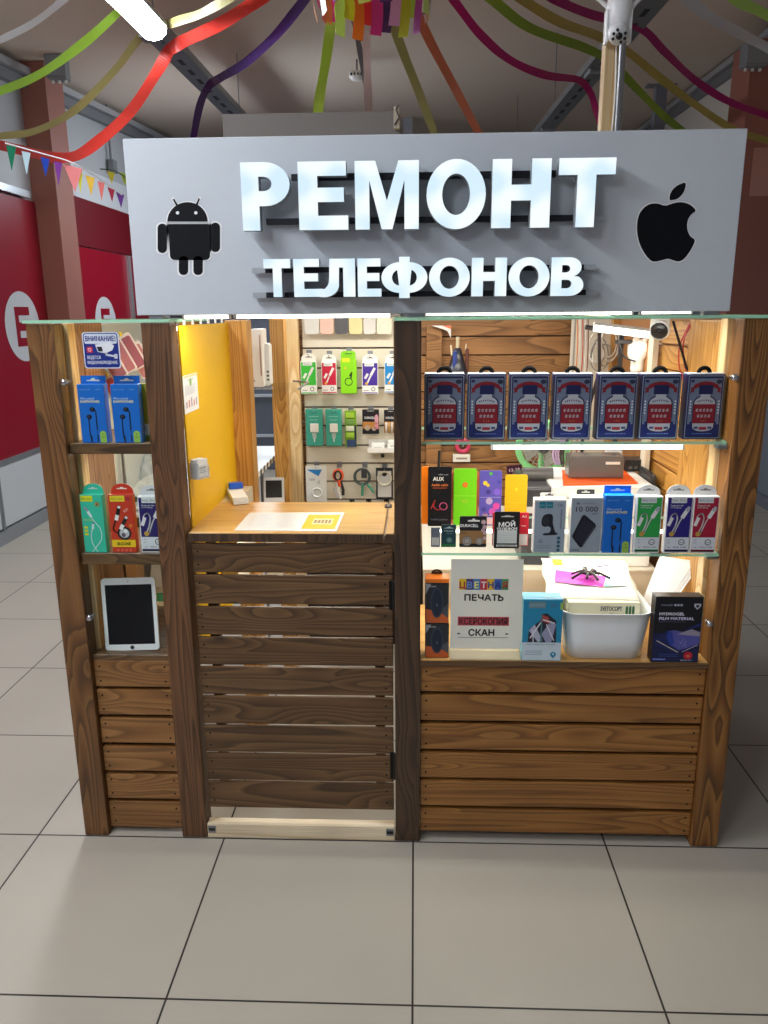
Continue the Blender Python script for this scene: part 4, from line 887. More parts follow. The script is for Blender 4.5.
# ---- earphone cartons
def earphone_box(t, w, h, d, tilt=0):
    f = -d/2; mb = MB(); b = C(10, 104, 200); mb.box(-w/2, w/2, -d/2, d/2, 0, h, b, .001); mb.box(-w*.47, w*.47, d/2-.004, d/2-.002, h-.001, h+.022, b)
    mb.flat([(-w*.25, h+.007), (w*.25, h+.007), (w*.25, h+.010), (w*.08, h+.011), (w*.06, h+.015), (-w*.06, h+.015), (-w*.08, h+.011), (-w*.25, h+.010)], d/2-.0045, C(214, 216, 206))
    wt = C(230, 236, 240); mb.text('Wire control', -w*.42, h*.745, f-E1, h*.055, C(190, 220, 245), 'l', .01, width=w*.52); mb.text('EARPHONES', -w*.42, h*.69, f-E1, h*.06, C(228, 226, 180), 'l', .02, width=w*.72)
    mb.text('BOROFONE', -w*.4, h*.90, f-E1, h*.035, C(110, 170, 230), 'l', width=w*.4); mb.text('BM28', w*.28, h*.90, f-E1, h*.035, C(110, 170, 230))
    k = C(14, 18, 30)
    mb.disc(w*.0, h*.575, w*.105, f-E1, k, 16, h*.04); mb.disc(-w*.14, h*.45, w*.105, f-E1, k, 16, h*.04); mb.disc(-w*.02, h*.58, w*.045, f-E2, C(50, 60, 76), 12); mb.disc(-w*.16, h*.455, w*.045, f-E2, C(50, 60, 76), 12)
    mb.stroke([(w*.05, h*.58), (w*.12, h*.54), (w*.12, h*.02)], w*.045, f-E1, k); mb.stroke([(-w*.11, h*.45), (-w*.17, h*.4), (-w*.17, h*.15), (-w*.12, h*.02)], w*.045, f-E1, k); mb.stroke([(-w*.13, h*.12), (-w*.12, h*.02)], w*.06, f-E2, k); mb.rect(w*.09, w*.15, h*.14, h*.22, f-E2, C(24, 90, 180))
    mb.flat([(w*.2, h*.0+.001), (w*.44, .001), (w*.44, h*.16)]+arc(w*.32, h*.16, w*.12, h*.05, 0, 180, 8), f-E1, C(150, 190, 80)); mb.text('1.2m', w*.32, h*.09, f-E2, h*.035, C(40, 80, 40), width=w*.16); mb.ring2(w*.32, h*.15, .001, .002, f-E2, C(60, 100, 50), 8)
    mb.build('carton', t)
t, w, h = item('earphone_box', 'blue earphones box among the pale boxes on the right glass shelf', 'earphone box', 603.5, 632, 495.5, 552.5, .008, ZS2, .03, 'blue earphone boxes'); earphone_box(t, w, h, .03)
t, w, h = item('earphone_box', 'blue earphones box under the camera warning sticker, beside the left post', 'earphone box', 79.5, 106, 384.5, 443, .022, 1.265, .03, 'blue earphone boxes'); earphone_box(t, w, h, .03)
t, w, h = item('earphone_box', 'blue earphones box in the left showcase, nearer the door', 'earphone box', 112.5, 140, 384.5, 443, .022, 1.265, .03, 'blue earphone boxes'); earphone_box(t, w, h, .03)
t, w, h = item('olive_box', 'narrow olive and white package half behind the blue earphones box', 'box', 137, 150, 384, 442, .06, 1.265, .02)
mb = MB().box(-w/2, w/2, -.01, .01, 0, h, C(160, 156, 20), .001); mb.rect(-w*.4, w*.45, h*.06, h*.3, -.01-E1, C(225, 225, 215)); mb.text('1500', w*.1, h*.22, -.01-E2, h*.1, C(60, 60, 30), width=w*.4, rot=PI/2); mb.rect(-w*.4, w*.45, h*.06, h*.1, -.01-E2, C(120, 170, 60)); mb.build('carton', t)
# ---- left showcase, middle shelf
t, w, h = item('cable_box', 'turquoise cable box with yellow labels in the left showcase', 'cable box', 82.2, 104.5, 495, 553, .022, .941, .024, 'phone cable boxes', (0, 0, -.03))
mb = MB(); f = -.012; mb.box(-w/2, w/2, -.012, .012, 0, h, C(50, 190, 160), .001); y_ = C(210, 214, 40)
mb.rect(-w*.46, w*.08, h*.885, h*.985, f-E1, y_); mb.text('hoco.', -w*.32, h*.92, f-E2, h*.05, C(120, 130, 20), width=w*.2); mb.text('hoco.', -w*.06, h*.92, f-E2, h*.05, C(150, 160, 40), width=w*.2)
mb.disc(w*.26, h*.84, w*.12, f-E1, C(70, 90, 80), 14); mb.ring2(w*.26, h*.84, w*.06, w*.1, f-E2, C(190, 160, 70), 12)
cab = C(214, 232, 232); mb.stroke([tuple(q[:2]) for q in spline([(-w*.2, h*.72, 0), (w*.05, h*.55, 0), (w*.3, h*.42, 0), (w*.32, h*.25, 0), (w*.05, h*.1, 0), (-w*.15, h*.01, 0)], 5)], w*.035, f-E1, cab); mb.stroke([tuple(q[:2]) for q in spline([(-w*.02, h*.45, 0), (-w*.14, h*.3, 0), (-w*.1, h*.15, 0), (w*.1, h*.01, 0)], 5)], w*.035, f-E1, cab)
mb.stroke([(-w*.22, h*.74), (-w*.06, h*.63)], w*.12, f-E2, cab); mb.stroke([(-w*.3, h*.78), (-w*.2, h*.73)], w*.12, f-E3, C(140, 150, 165)); mb.stroke([(-w*.03, h*.42), (0, h*.5)], w*.1, f-E2, cab); mb.rect(-w*.03, w*.06, h*.5, h*.525, f-E2, C(40, 70, 150))
mb.text('X31 Data', -w*.42, h*.55, f-E1, h*.05, y_, 'l', width=w*.45)
for z in (.42, .36, .30): mb.rect(-w*.42, -w*.25, h*z, h*(z+.04), f-E1, y_)
mb.build('carton', t); hang_tab(w, h-.001, .03, .024, C(50, 190, 160), C(190, 205, 200)).build('hang_tab', t)
t, w, h = item('cable_box', 'orange-red silicone cable box with a yellow stripe in the left showcase', 'cable box', 110.2, 134.3, 495, 553, .022, .941, .024, 'phone cable boxes')
mb = MB(); mb.box(-w/2, w/2, -.012, .012, 0, h, C(196, 52, 26), .001); mb.rect(-w*.42, w*.18, h*.885, h*.985, f-E1, C(226, 206, 40)); mb.text('hoco.', -w*.27, h*.92, f-E2, h*.05, C(120, 100, 10), width=w*.22); mb.text('hoco.', w*.03, h*.92, f-E2, h*.05, C(150, 130, 30), width=w*.2); mb.rect(w*.24, w*.4, h*.91, h*.96, f-E1, C(160, 30, 60))
mb.ring2(w*.06, h*.34, w*.2, w*.29, f-E1, C(24, 18, 18), 24); mb.disc(w*.06, h*.34, w*.2, f-E1, C(190, 190, 200), 20); mb.disc(w*.02, h*.31, w*.09, f-E2, C(90, 84, 96), 10); mb.disc(w*.12, h*.38, w*.08, f-E2, C(240, 240, 240), 10); mb.stroke([tuple(q[:2]) for q in spline([(-w*.2, h*.34, 0), (-w*.38, h*.4, 0), (-w*.3, h*.52, 0), (-w*.2, h*.6, 0)], 5)], w*.06, f-E2, C(24, 18, 18))
for a, b in (((-w*.22, h*.58), (-w*.06, h*.8)), ((-w*.06, h*.42), (w*.2, h*.62))):
    A_, B_ = Vector(a), Vector(b); mb.stroke([a, b], w*.15, f-E2, C(26, 22, 22)); mb.stroke([a, tuple(A_+(B_-A_)*.28)], w*.15, f-E3, C(236, 236, 234)); mb.stroke([tuple(A_+(B_-A_)*.92), b], w*.11, f-E3, C(220, 222, 224))
mb.text('X21', w*.22, h*.72, f-E2, h*.06, C(240, 220, 200), rot=.7); mb.rect(-w/2+.0005, w/2-.0005, h*.1, h*.225, f-E1, C(230, 196, 20)); mb.text('SILICONE', 0, h*.135, f-E2, h*.07, C(50, 30, 10), width=w*.56, bold=.02); mb.disc(w*.34, h*.47, w*.07, f-E1, C(210, 130, 40), 10)
for k in range(4): mb.rect(-w*.3+k*w*.17, -w*.22+k*w*.17, h*.025, h*.065, f-E1, C(220, 110, 90))
mb.build('carton', t); hang_tab(w, h-.001, .03, .024, C(196, 52, 26), C(240, 236, 220)).build('hang_tab', t)
t, w, h = item('cable_box', 'navy cable box half hidden by the door-side post', 'cable box', 139.5, 165, 496.5, 553, .022, .941, .022, 'phone cable boxes'); cable_box(t, w, h, .022, (32, 22, 100), (210, 212, 216))
# ---- flat packs in the rear row of the right glass shelf
RY = .30
def flat_pack(name, label, cat, x0, x1, yt, yb, Y, c, art, d=.008, r=.006, grp=None, rot=(0, 0, 0)):
    t, w, h = item(name, label, cat, x0, x1, yt, yb, Y, ZS2, d, grp, rot); mb = MB(); mb.prism(rrect(-w/2, w/2, 0, h, r), -d/2, d/2, C(*c)); art(mb, w, h, -d/2); mb.build('card', t); return t, w, h
def a_green(mb, w, h, f):
    o = C(240, 110, 40)
    for k in range(5): a = k*2*PI/5+PI/2; mb.disc(w*.07*math.cos(a), h*.72+w*.07*math.sin(a), w*.06, f-E1, o, 10)
    mb.disc(0, h*.72, w*.05, f-E2, C(250, 140, 60), 10); mb.text('9D', 0, h*.40, f-E1, h*.09, C(180, 190, 60)); mb.text('XR', w*.18, h*.1, f-E1, h*.06, C(226, 240, 200)); mb.rect(w*.3, w*.4, h*.09, h*.14, f-E1, C(226, 240, 200)); mb.rect(-w*.47, w*.47, h*.525, h*.53, f-E1, C(180, 230, 90))
flat_pack('screen_protector_pack', 'lime green screen protector pack with an orange flower', 'screen protector', 453.5, 476.5, 469, 519, RY, (112, 200, 20), a_green)
flat_pack('screen_protector_pack', 'orange card just peeking out around the lime pack', 'screen protector', 451, 479, 472, 518, RY+.012, (236, 120, 90), lambda *a: None)
def a_purp(mb, w, h, f):
    for x, z, r, c in ((-.25, .78, .13, (220, 190, 50)), (-.12, .74, .1, (200, 170, 40)), (.1, .86, .2, (90, 80, 170)), (.3, .62, .2, (120, 90, 190)), (-.05, .45, .2, (170, 150, 180)), (-.1, .62, .14, (60, 50, 120)), (.28, .36, .2, (210, 70, 150)), (.1, .26, .2, (190, 80, 160)), (-.3, .3, .14, (60, 60, 130)), (-.2, .2, .12, (130, 80, 150)), (0, .95, .1, (80, 170, 60)), (.38, .8, .1, (60, 60, 150))):
        mb.disc(w*x, h*z, w*r*.8, f-E1-abs(x)*.001, C(*c), 12)
    mb.rect(-w*.48, w*.48, h*.02, h*.15, f-E3, C(206, 170, 170)); mb.text('GLASS', 0, h*.18, f-E3, h*.05, C(220, 190, 130), width=w*.7); mb.rect(-w*.48, w*.48, h*.52, h*.525, f-E4, C(200, 190, 220))
flat_pack('screen_protector_pack', 'violet patterned screen protector pack between lime and yellow ones', 'screen protector', 479.5, 501.5, 471, 518.5, RY, (86, 78, 160), a_purp)
def a_yel(mb, w, h, f): mb.disc(0, h*.72, w*.08, f-E1, C(226, 190, 40), 10); mb.rect(-w*.47, w*.47, h*.45, h*.455, f-E1, C(230, 196, 70)); mb.text('9H', 0, h*.6, f-E1, h*.06, C(200, 160, 20))
flat_pack('screen_protector_pack', 'mustard yellow screen protector pack beside the black printer', 'screen protector', 505, 527, 475, 520, RY, (216, 166, 10), a_yel)
def a_blk(mb, w, h, f):
    mb.text('AUX', -w*.06, h*.77, f-E1, h*.09, C(230, 225, 215), bold=.03, width=w*.46); mb.text('Audio cable', 0, h*.68, f-E1, h*.06, C(220, 120, 60), width=w*.7, bold=.02); mb.text('1000 mm', w*.15, h*.86, f-E1, h*.035, C(190, 190, 190), width=w*.4); mb.rect(-w*.3, w*.3, h*.64, h*.655, f-E1, C(150, 70, 40))
    mb.stroke([tuple(q[:2]) for q in spline([(-w*.36, h*.30, 0), (-w*.2, h*.44, 0), (-w*.26, h*.34, 0), (-w*.1, h*.28, 0), (w*.1, h*.3, 0)], 5)], w*.05, f-E1, C(200, 60, 60)); mb.ring2(w*.16, h*.34, w*.14, w*.18, f-E1, C(190, 80, 120), 18); mb.text('SUPER SOUND', 0, h*.1, f-E1, h*.035, C(120, 126, 140), width=w*.7)
t, w, h = flat_pack('audio_cable_pack', 'black hanging pack with white and orange print beside the dark post', 'cable pack', 428, 451.5, 467, 519, RY-.01, (14, 14, 18), a_blk, .006, .004)
MB().tube([(-w*.05, 0, h-.01), (-w*.05, .004, h+.01), (-w*.02, .01, h+.05)], .0045, BLACK, 8).build('hanger', t)
flat_pack('orange_card_pack', 'plain orange card behind the black cable pack', 'card', 421.5, 436, 467, 520, RY+.015, (250, 128, 10), lambda *a: None)
# ---- front small packs on the glass shelf
def a_teal(mb, w, h, f): mb.flat([(-w*.36, h*.84), (w*.36, h*.84), (w*.16, h*.89), (w*.05, h*.94), (-w*.08, h*.89)], f-E1, C(190, 205, 205)); mb.text('Maxell', 0, h*.7, f-E1, h*.09, C(190, 205, 205), width=w*.6, bold=.02); mb.text('battery', w*.06, h*.6, f-E1, h*.08, C(140, 175, 170), width=w*.4); mb.disc(w*.05, h*.32, w*.22, f-E1, C(60, 105, 105), 16); mb.disc(w*.05, h*.32, w*.14, f-E2, C(110, 140, 140), 16); mb.rect(-w*.48, w*.48, h*.01, h*.14, f-E1, C(28, 110, 60))
flat_pack('battery_blister', 'small dark teal battery card left of the black copper one', 'battery pack', 441.2, 456, 525, 549.5, .06, (28, 66, 76), a_teal, .004, .002, 'battery blister packs')
def a_dur(mb, w, h, f):
    mb.rect(-w*.5, w*.5, h*.12, h*.54, f-E1, C(150, 112, 70)); mb.text('DURACELL', -w*.14, h*.66, f-E1, h*.13, C(235, 235, 235), width=w*.66, bold=.03)
    mb.flat([(-w*.2, h*.83), (w*.24, h*.83), (w*.24, h*.88), (w*.08, h*.89), (w*.05, h*.93), (-w*.02, h*.93), (-w*.05, h*.89), (-w*.2, h*.88)], f-E1, C(225, 222, 215))
    for x, r in ((-.22, .19), (.24, .15)): mb.disc(w*x, h*.2, w*r, f-E2, C(120, 112, 106), 20); mb.ring2(w*x, h*.2, w*r*.7, w*r*.78, f-E3, C(196, 190, 184), 20); mb.disc(w*x, h*.2, w*r*.5, f-E3, C(168, 162, 156), 16)
    mb.text('2032', -w*.35, h*.44, f-E2, h*.08, C(60, 40, 24), width=w*.22)
    for x, z, r in ((.38, .82, .09), (.42, .66, .08), (.36, .56, .07), (.43, .48, .08), (.44, .3, .07)): mb.disc(w*x, h*z, w*r, f-E4, C(190, 160, 170), 10)
flat_pack('battery_blister', 'black and copper coin battery card in front of the lime pack', 'battery pack', 459.5, 486.5, 516.5, 550, .06, (22, 22, 28), a_dur, .004, .003, 'battery blister packs')
def a_moy(mb, w, h, f):
    mb.text('МОЙ', 0, h*.60, f-E1, h*.17, C(240, 240, 240), width=w*.64, bold=.05, rot=.06); mb.text('ТЕЛЕФОН', 0, h*.5, f-E1, h*.1, C(240, 240, 240), width=w*.8, bold=.04, rot=.04); mb.rect(-w*.38, w*.40, h*.14, h*.5, f-E2, C(200, 206, 206)); mb.rect(-w*.4, w*.42, h*.05, h*.1, f-E1, C(210, 210, 210)); mb.text('SIM-КАРТА', 0, h*.05, f-E2, h*.06, C(40, 40, 44), width=w*.7)
    mb.rect(-w*.24, w*.26, h*.86, h*.885, f-E1, C(190, 188, 184)); mb.rect(-w*.1, w*.12, h*.885, h*.905, f-E1, C(190, 188, 184))
    for k in range(5): mb.rect(-w*.34, w*.36, h*(.2+k*.05), h*(.207+k*.05), f-E3, C(160, 168, 168))
flat_pack('sim_card_pack', 'black card with white handwritten style letters before the red pack', 'card pack', 494.2, 519.5, 512, 550, .05, (16, 16, 18), a_moy, .004, .002)
def a_red(mb, w, h, f): mb.rect(-w*.48, w*.48, h*.02, h*.36, f-E1, C(214, 206, 206)); mb.text('A1', w*.36, h*.86, f-E1, h*.1, C(240, 230, 230), width=w*.12); mb.rect(w*.3, w*.42, h*.6, h*.62, f-E1, C(240, 220, 220))
flat_pack('red_pack', 'red and white flat pack behind the black letter card', 'card pack', 492.5, 528.5, 513, 549, .075, (190, 24, 44), a_red, .006, .002)
flat_pack('small_pack', 'tiny grey and white pack at the left end of the glass shelf', 'card pack', 431, 440, 528, 549.5, .06, (120, 130, 150), lambda mb, w, h, f: mb.rect(-w*.4, w*.4, h*.1, h*.5, f-E1, C(226, 226, 226)), .006, .002)
# ---- paper sheets and small acrylic risers: bottom shelf
ZB = .618
t, w, h = item('sign_holder', 'clear acrylic holder with a printing services sheet on the lower shelf', 'sign holder', 450.5, 522, 559, 660, .006, ZB, .02)
ac = glass_mat((253, 254, 253), 1.0)
MB().box(-w/2-.003, w/2+.003, -.012, -.0095, .006, h+.004, ac).box(-w/2-.003, w/2+.003, -.0045, -.002, .0, h+.004, ac).build('sleeve', t)
MB().box(-w/2, w/2, -.012, .085, 0, .005, film_mat((226, 214, 186), .55), .002).box(-w/2, w/2, -.014, -.010, .005, .032, film_mat((236, 226, 200), .45)).build('foot', t)
mb = MB(); zl0, zl1 = h*.115, h*.995; H = zl1-zl0; mb.box(-w/2, w/2, -.0082, -.0076, zl0, zl1, thin_paper()); f = -.0082
def yz(p): return zl0+H*(1-p)   # p: 0 top .. 1 bottom of the sheet
cols = [(236, 200, 40), (90, 50, 110), (70, 130, 200), (210, 40, 60), (236, 190, 40), (60, 100, 190), (70, 150, 90)]
lc = [(180, 30, 60), (110, 150, 220), (240, 236, 120), (240, 230, 235), (60, 70, 140), (40, 60, 140), (200, 50, 60)]
x0, x1 = -w*.385, w*.30; n = 7
for i, ch in enumerate('ЦВЕТНАЯ'):
    a = x0+(x1-x0)*i/n; b = x0+(x1-x0)*(i+1)/n; mb.rect(a, b, yz(.335), yz(.215), f-E1, C(*cols[i])); mb.text(ch, (a+b)/2, yz(.315), f-E2, H*.095, C(*lc[i]), bold=.03)
mb.text('ПЕЧАТЬ', -w*.035, yz(.455), f-E1, H*.095, C(24, 24, 26), width=w*.54, bold=.035)
mb.rect(-w*.395, w*.325, yz(.735), yz(.635), f-E1, C(200, 74, 88)); mb.text('КСЕРОКОПИЯ', -w*.035, yz(.722), f-E2, H*.1, C(70, 10, 28), width=w*.67, bold=.03)
mb.text('СКАН', -w*.06, yz(.85), f-E1, H*.1, C(24, 24, 26), width=w*.36, bold=.035); mb.text('-', -w*.38, yz(.85), f-E1, H*.1, C(24, 24, 26), bold=.03); mb.text('-', w*.30, yz(.85), f-E1, H*.1, C(24, 24, 26), bold=.03); mb.rect(-w*.39, w*.32, yz(.873), yz(.868), f-E1, C(70, 70, 74))
mb.build('paper_sheet', t)
# mouse boxes
for i, (yt, yb, z0, lb) in enumerate(((624, 660.5, ZB, 'black and orange mouse box, lower of the two stacked'), (583, 622, None, 'black and orange mouse box with hanger, on top of its twin'))):
    if i == 1: z0 = zt1+.001
    t, w, h = item('mouse_box', lb, 'mouse box', 425.2, 448.8, yt, yb, .02, z0, .05, 'computer mouse boxes'); zt1 = z0+h
    mb = MB(); f = -.025; mb.box(-w/2, w/2, -.025, .025, 0, h, C(34, 36, 42), .0015); mb.flat([(-w*.48, h*.02), (w*.48, h*.02), (w*.48, h*.14), (w*.1, h*.3), (-w*.48, h*.36)], f-E1, C(190, 90, 40)); mb.flat([(w*.1, h*.3), (w*.48, h*.14), (w*.48, h*.5)], f-E2, C(70, 74, 80))
    mb.flat([tuple(q) for q in arc(0, h*.52, w*.27, h*.38, 0, 352, 24)], f-E3, C(44, 58, 76)); mb.flat([tuple(q) for q in arc(0, h*.52, w*.22, h*.33, 0, 352, 24)], f-E4, C(20, 32, 52)); mb.flat([(-w*.48, h*.72), (-w*.25, h*.98), (-w*.48, h*.98)], f-E2, C(150, 156, 160)); mb.text('mouse', -w*.2, h*.9, f-E3, h*.07, C(200, 205, 210), width=w*.3); mb.rect(-w*.02, w*.02, h*.42, h*.5, f-.0021, C(80, 110, 140))
    mb.build('carton', t)
    if i == 1: mb = MB(); mb.box(-w/2, w/2, -.026, .025, h, h+.012, C(230, 118, 30), .001); mb.build('orange_flap', t); hang_tab(w, h+.012, .014, .05, C(20, 20, 22), C(120, 110, 100), w*.24).build('hang_tab', t)
# turquoise holder carton
t, w, h = item('car_mount_box', 'turquoise and white box with a crossed band picture beside the paper holder', 'box', 522.5, 562, 599.5, 661, .006, ZB, .06)
mb = MB(); f = -.03; mb.box(-w/2, w/2, -.03, .03, 0, h, C(60, 170, 205), .0015); mb.rect(-w*.495, w*.495, h*.01, h*.305, f-E1, C(200, 216, 226)); mb.rect(-w*.495, w*.495, h*.305, h*.985, f-E1, C(30, 136, 176)); mb.rect(-w*.36, w*.06, h*.86, h*.965, f-E2, C(110, 140, 150)); mb.text('BOROFONE', -w*.15, h*.89, f-E3, h*.06, C(150, 180, 190), width=w*.36); mb.rect(w*.18, w*.33, h*.88, h*.93, f-E2, C(60, 120, 150))
mb.flat(rp4([(-.36, .31), (-.34, .52), (-.06, .66), (-.04, .76), (.1, .78), (.34, .66), (.36, .31)]), f-E2, C(34, 36, 50)); mb.flat(rp4([(-.06, .66), (-.04, .76), (.14, .72), (.2, .6)]), f-E3, C(170, 70, 66)); mb.flat(rp4([(-.34, .5), (-.2, .6), (.02, .34), (-.1, .31)]), f-E3, C(176, 180, 200)); mb.flat(rp4([(.34, .6), (.2, .66), (-.02, .44), (.1, .31), (.24, .31)]), f-E3, C(150, 152, 182))
mb.stroke(rp4([(-.02, .31), (-.03, .76)]), w*.04, f-E4, C(70, 120, 130)); mb.stroke(rp4([(-.3, .38), (.0, .68), (.3, .62)]), w*.03, f-E4, C(226, 226, 232)); mb.stroke(rp4([(-.22, .31), (-.24, .5)]), w*.02, f-E4, C(230, 230, 236)); mb.stroke(rp4([(.3, .34), (.1, .6)]), w*.03, f-E4, C(210, 210, 222))
mb.text('Car magnetic mount', -w*.02, h*.265, f-E2, h*.032, C(80, 96, 110), width=w*.72); mb.flat(arc(w*.3, h*.11, w*.075, h*.042, -30, 210, 12)+[(w*.3, h*.045)], f-E2, C(30, 130, 170)); mb.disc(w*.3, h*.115, w*.03, f-E3, C(190, 214, 226), 10)
for z in (.16, .13, .1): mb.rect(-w*.42, w*.02, h*z, h*(z+.01), f-E2, C(150, 170, 186))
mb.rect(w*.43, w*.495, h*.84, h*.95, f-E2, C(150, 190, 80)); mb.build('carton', t)
# hydrogel film carton
t, w, h = item('film_box', 'dark navy hydrogel film box in the lower right corner', 'box', 653.5, 701, 597, 662, .004, ZB, .04, None, (0, 0, 0))
mb = MB(); f = -.02; mb.box(-w/2, w/2, -.02, .02, 0, h, C(10, 12, 24), .0012); mb.rect(-w*.49, w*.49, h*.01, h*.45, f-E1, C(16, 26, 74)); mb.flat(rp4([(-.49, .3), (-.02, .15), (.49, .27), (.49, .5), (.2, .46), (-.2, .5)]), f-E2, C(20, 34, 92))
mb.flat(rp4([(-.18, .48), (-.05, .5), (.49, .42), (.49, .3), (.08, .19), (-.12, .28)]), f-E3, C(84, 84, 160)); mb.flat(rp4([(-.18, .48), (-.1, .47), (-.04, .3), (-.12, .26), (-.22, .4)]), f-E4, C(40, 60, 150)); mb.flat(rp4([(.0, .44), (.3, .52), (.49, .47), (.49, .41)]), f-.002, C(150, 140, 160)); mb.flat(rp4([(.1, .5), (.49, .62), (.49, .56)]), f-.002, C(30, 40, 100))
mb.stroke(rp4([(-.42, .34), (.05, .165)]), w*.018, f-.0024, C(190, 186, 170)); mb.stroke(rp4([(.14, .17), (.45, .28)]), w*.018, f-.0024, C(170, 160, 190))
mb.text('HYDROGEL', -w*.40, h*.725, f-E1, h*.058, C(236, 236, 250), 'l', .03, width=w*.52); mb.text('FILM MATERIAL', -w*.40, h*.655, f-E1, h*.058, C(224, 220, 250), 'l', .03, width=w*.73); mb.text('Protection film for phone screens', -w*.4, h*.62, f-E1, h*.022, C(110, 116, 150), 'l', width=w*.55)
mb.text('mietubl', -w*.38, h*.865, f-E1, h*.045, C(150, 156, 176), 'l', width=w*.23, bold=.01)
for k in range(3): mb.rect(-w*.11+k*w*.065, -w*.06+k*w*.065, h*.862, h*.893, f-E1, C(160, 164, 180))
mb.flat(rp4([(.31, .90), (.45, .90), (.45, .86), (.38, .81), (.31, .86)]), f-E1, C(190, 196, 206)); mb.flat(rp4([(.34, .88), (.42, .88), (.42, .865), (.38, .835), (.34, .865)]), f-E2, C(20, 24, 44))
for k in range(14): mb.disc(w*(.06+.16*random.random()), h*(.22+.16*random.random()), w*.008, f-.0028, C(170, 180, 230), 6)
mb.disc(w*.27, h*.115, w*.095, f-.0026, C(190, 30, 40), 18, h*.06); mb.text('HD', w*.27, h*.1, f-.003, h*.03, C(240, 200, 190)); mb.rect(-w*.47, -w*.2, h*.04, h*.06, f-E2, C(110, 130, 210)); mb.text('Quality film', w*.24, h*.03, f-E2, h*.03, C(200, 206, 230), width=w*.24); mb.rect(-w*.35, w*.05, h*.1, h*.11, f-.003, C(60, 80, 150)); mb.rect(-w*.35, w*.05, h*.13, h*.14, f-.003, C(60, 80, 150))
mb.build('carton', t)
# white tub and what lies in it
cx, w, zz, h = extent(562.5, 656.5, 615, 658, .015, ZB, 617)
t = thing('storage_tub', 'white rounded plastic tub on the lower right shelf', 'tub', (cx, .168, ZB+.0004)); TW = mat((238, 243, 246), .3)
def rr3(sx, sy, r): return [(x, y) for x, y in rrect(-sx, sx, -sy, sy, r, 6)]
levels = [(.80, 0, .93), (.84, .008, .96), (.90, .4, .98), (.95, .75, 1), (1.0, .985, 1.0), (1.02, 1.0, 1.02), (.98, 1.0, .98), (.93, .9, .95), (.86, .4, .9), (.78, .05, .85)]
mb = MB(); rings = [[(x, y, hh*h) for x, y in rr3(w/2*k, .15*ky, .05)] for k, hh, ky in levels]; nn = len(rings[0]); vs = [p for r in rings for p in r]
mb.add(vs, [[i*nn+k, i*nn+(k+1) % nn, (i+1)*nn+(k+1) % nn, (i+1)*nn+k] for i in range(len(rings)-1) for k in range(nn)], TW, True); mb.add(rings[0], [list(range(nn))[::-1]], TW); mb.add(rings[-1], [list(range(nn))], TW); mb.build('basin', t)
zt = ZB+h
cx2, w2, _, h2 = extent(567, 638, 600, 617, .09, zt-.03)
t = thing('paper_box', 'cream printed box lying in the white tub', 'box', (cx2, .19, zt-.05))
mb = MB(); mb.box(-w2/2, w2/2, -.12, .12, 0, h2+.02, C(226, 220, 190), .003); f = -.12; zz = h2*.62+.02; mb.text('SVETOCOPY', w2*.1, h2*.45+.02, f-E1, .02, C(80, 84, 86), width=w2*.3, bold=.03); mb.text('A4', w2*.1, h2*.2+.02, f-E1, .009, C(120, 120, 116))
for k in range(3): mb.flat([(w2*(.30+.045*k), h2*.2+.02), (w2*(.335+.045*k), h2*.2+.02), (w2*(.335+.045*k), h2*.7+.02), (w2*(.3175+.045*k), h2*.8+.02), (w2*(.30+.045*k), h2*.7+.02)], f-E1, C(50, 100, 60))
mb.build('carton', t); zt2 = zt-.05+h2+.02
# glossy packet with magenta print on top
t = thing('printed_packet', 'glossy white packet with magenta print lying on the cream box', 'packet', (cx2-.015, .235, zt2+.017), (.12, 0, -.08))
def crumple(mb, w, d, hgt, m, nx=26, ny=20, seed=1, thick=.008):
    rnd = random.Random(seed); ph = [rnd.uniform(0, 6) for _ in range(6)]
    def zf(x, y): return hgt*(.5+.3*math.sin(9*x/w+ph[0])*math.cos(7*y/d+ph[1])+.2*math.sin(17*x/w+ph[2]+5*y/d)+.3*math.sin(29*x/w+ph[4])*math.sin(25*y/d+ph[5]))
    top = []; bot = []
    for j in range(ny+1):
        for i in range(nx+1):
            x = -w/2+w*i/nx; y = -d/2+d*j/ny; e = min(i, nx-i, j, ny-j)
            top.append((x+(.003*math.sin(j*.6+ph[3]) if i in (0, nx) else 0), y+(.003*math.sin(i*.5+ph[4]) if j in (0, ny) else 0), thick*min(1, .25+e*.4)+zf(x, y)*min(1, e*.5))); bot.append((top[-1][0], top[-1][1], 0))
    o = (nx+1)*(ny+1); fs = []
    for j in range(ny):
        for i in range(nx):
            a = j*(nx+1)+i; fs.append([a, a+1, a+nx+2, a+nx+1]); fs.append([o+a, o+a+nx+1, o+a+nx+2, o+a+1])
    for i in range(nx): fs.append([i, o+i, o+i+1, i+1]); a = ny*(nx+1)+i; fs.append([a, a+1, o+a+1, o+a])
    for j in range(ny): a = j*(nx+1); fs.append([a, a+nx+1, o+a+nx+1, o+a]); a += nx; fs.append([a, o+a, o+a+nx+1, a+nx+1])
    mb.add(top+bot, fs, m, True)
w3, d3 = w2*1.3, .29
mb = MB(); crumple(mb, w3, d3, .004, mat((232, 230, 214), .25), seed=3)
def patch(pts, z, m): mb.add([(x, y, z) for x, y in pts], [list(range(len(pts)))], m)
patch([(-w3*.40, -.06), (w3*.12, -.085), (w3*.2, -.01), (-w3*.36, .03)], .0142, C(206, 50, 180)); patch([(w3*.14, -.08), (w3*.40, -.07), (w3*.38, .0), (w3*.2, -.01)], .0142, C(160, 214, 224)); patch([(-w3*.38, .07), (-w3*.26, .07), (-w3*.26, .11), (-w3*.38, .11)], .0142, C(230, 214, 40)); patch([(w3*.1, .06), (w3*.3, .08), (w3*.28, .1), (w3*.1, .09)], .0142, C(190, 170, 210)); mb.build('wrapper', t)
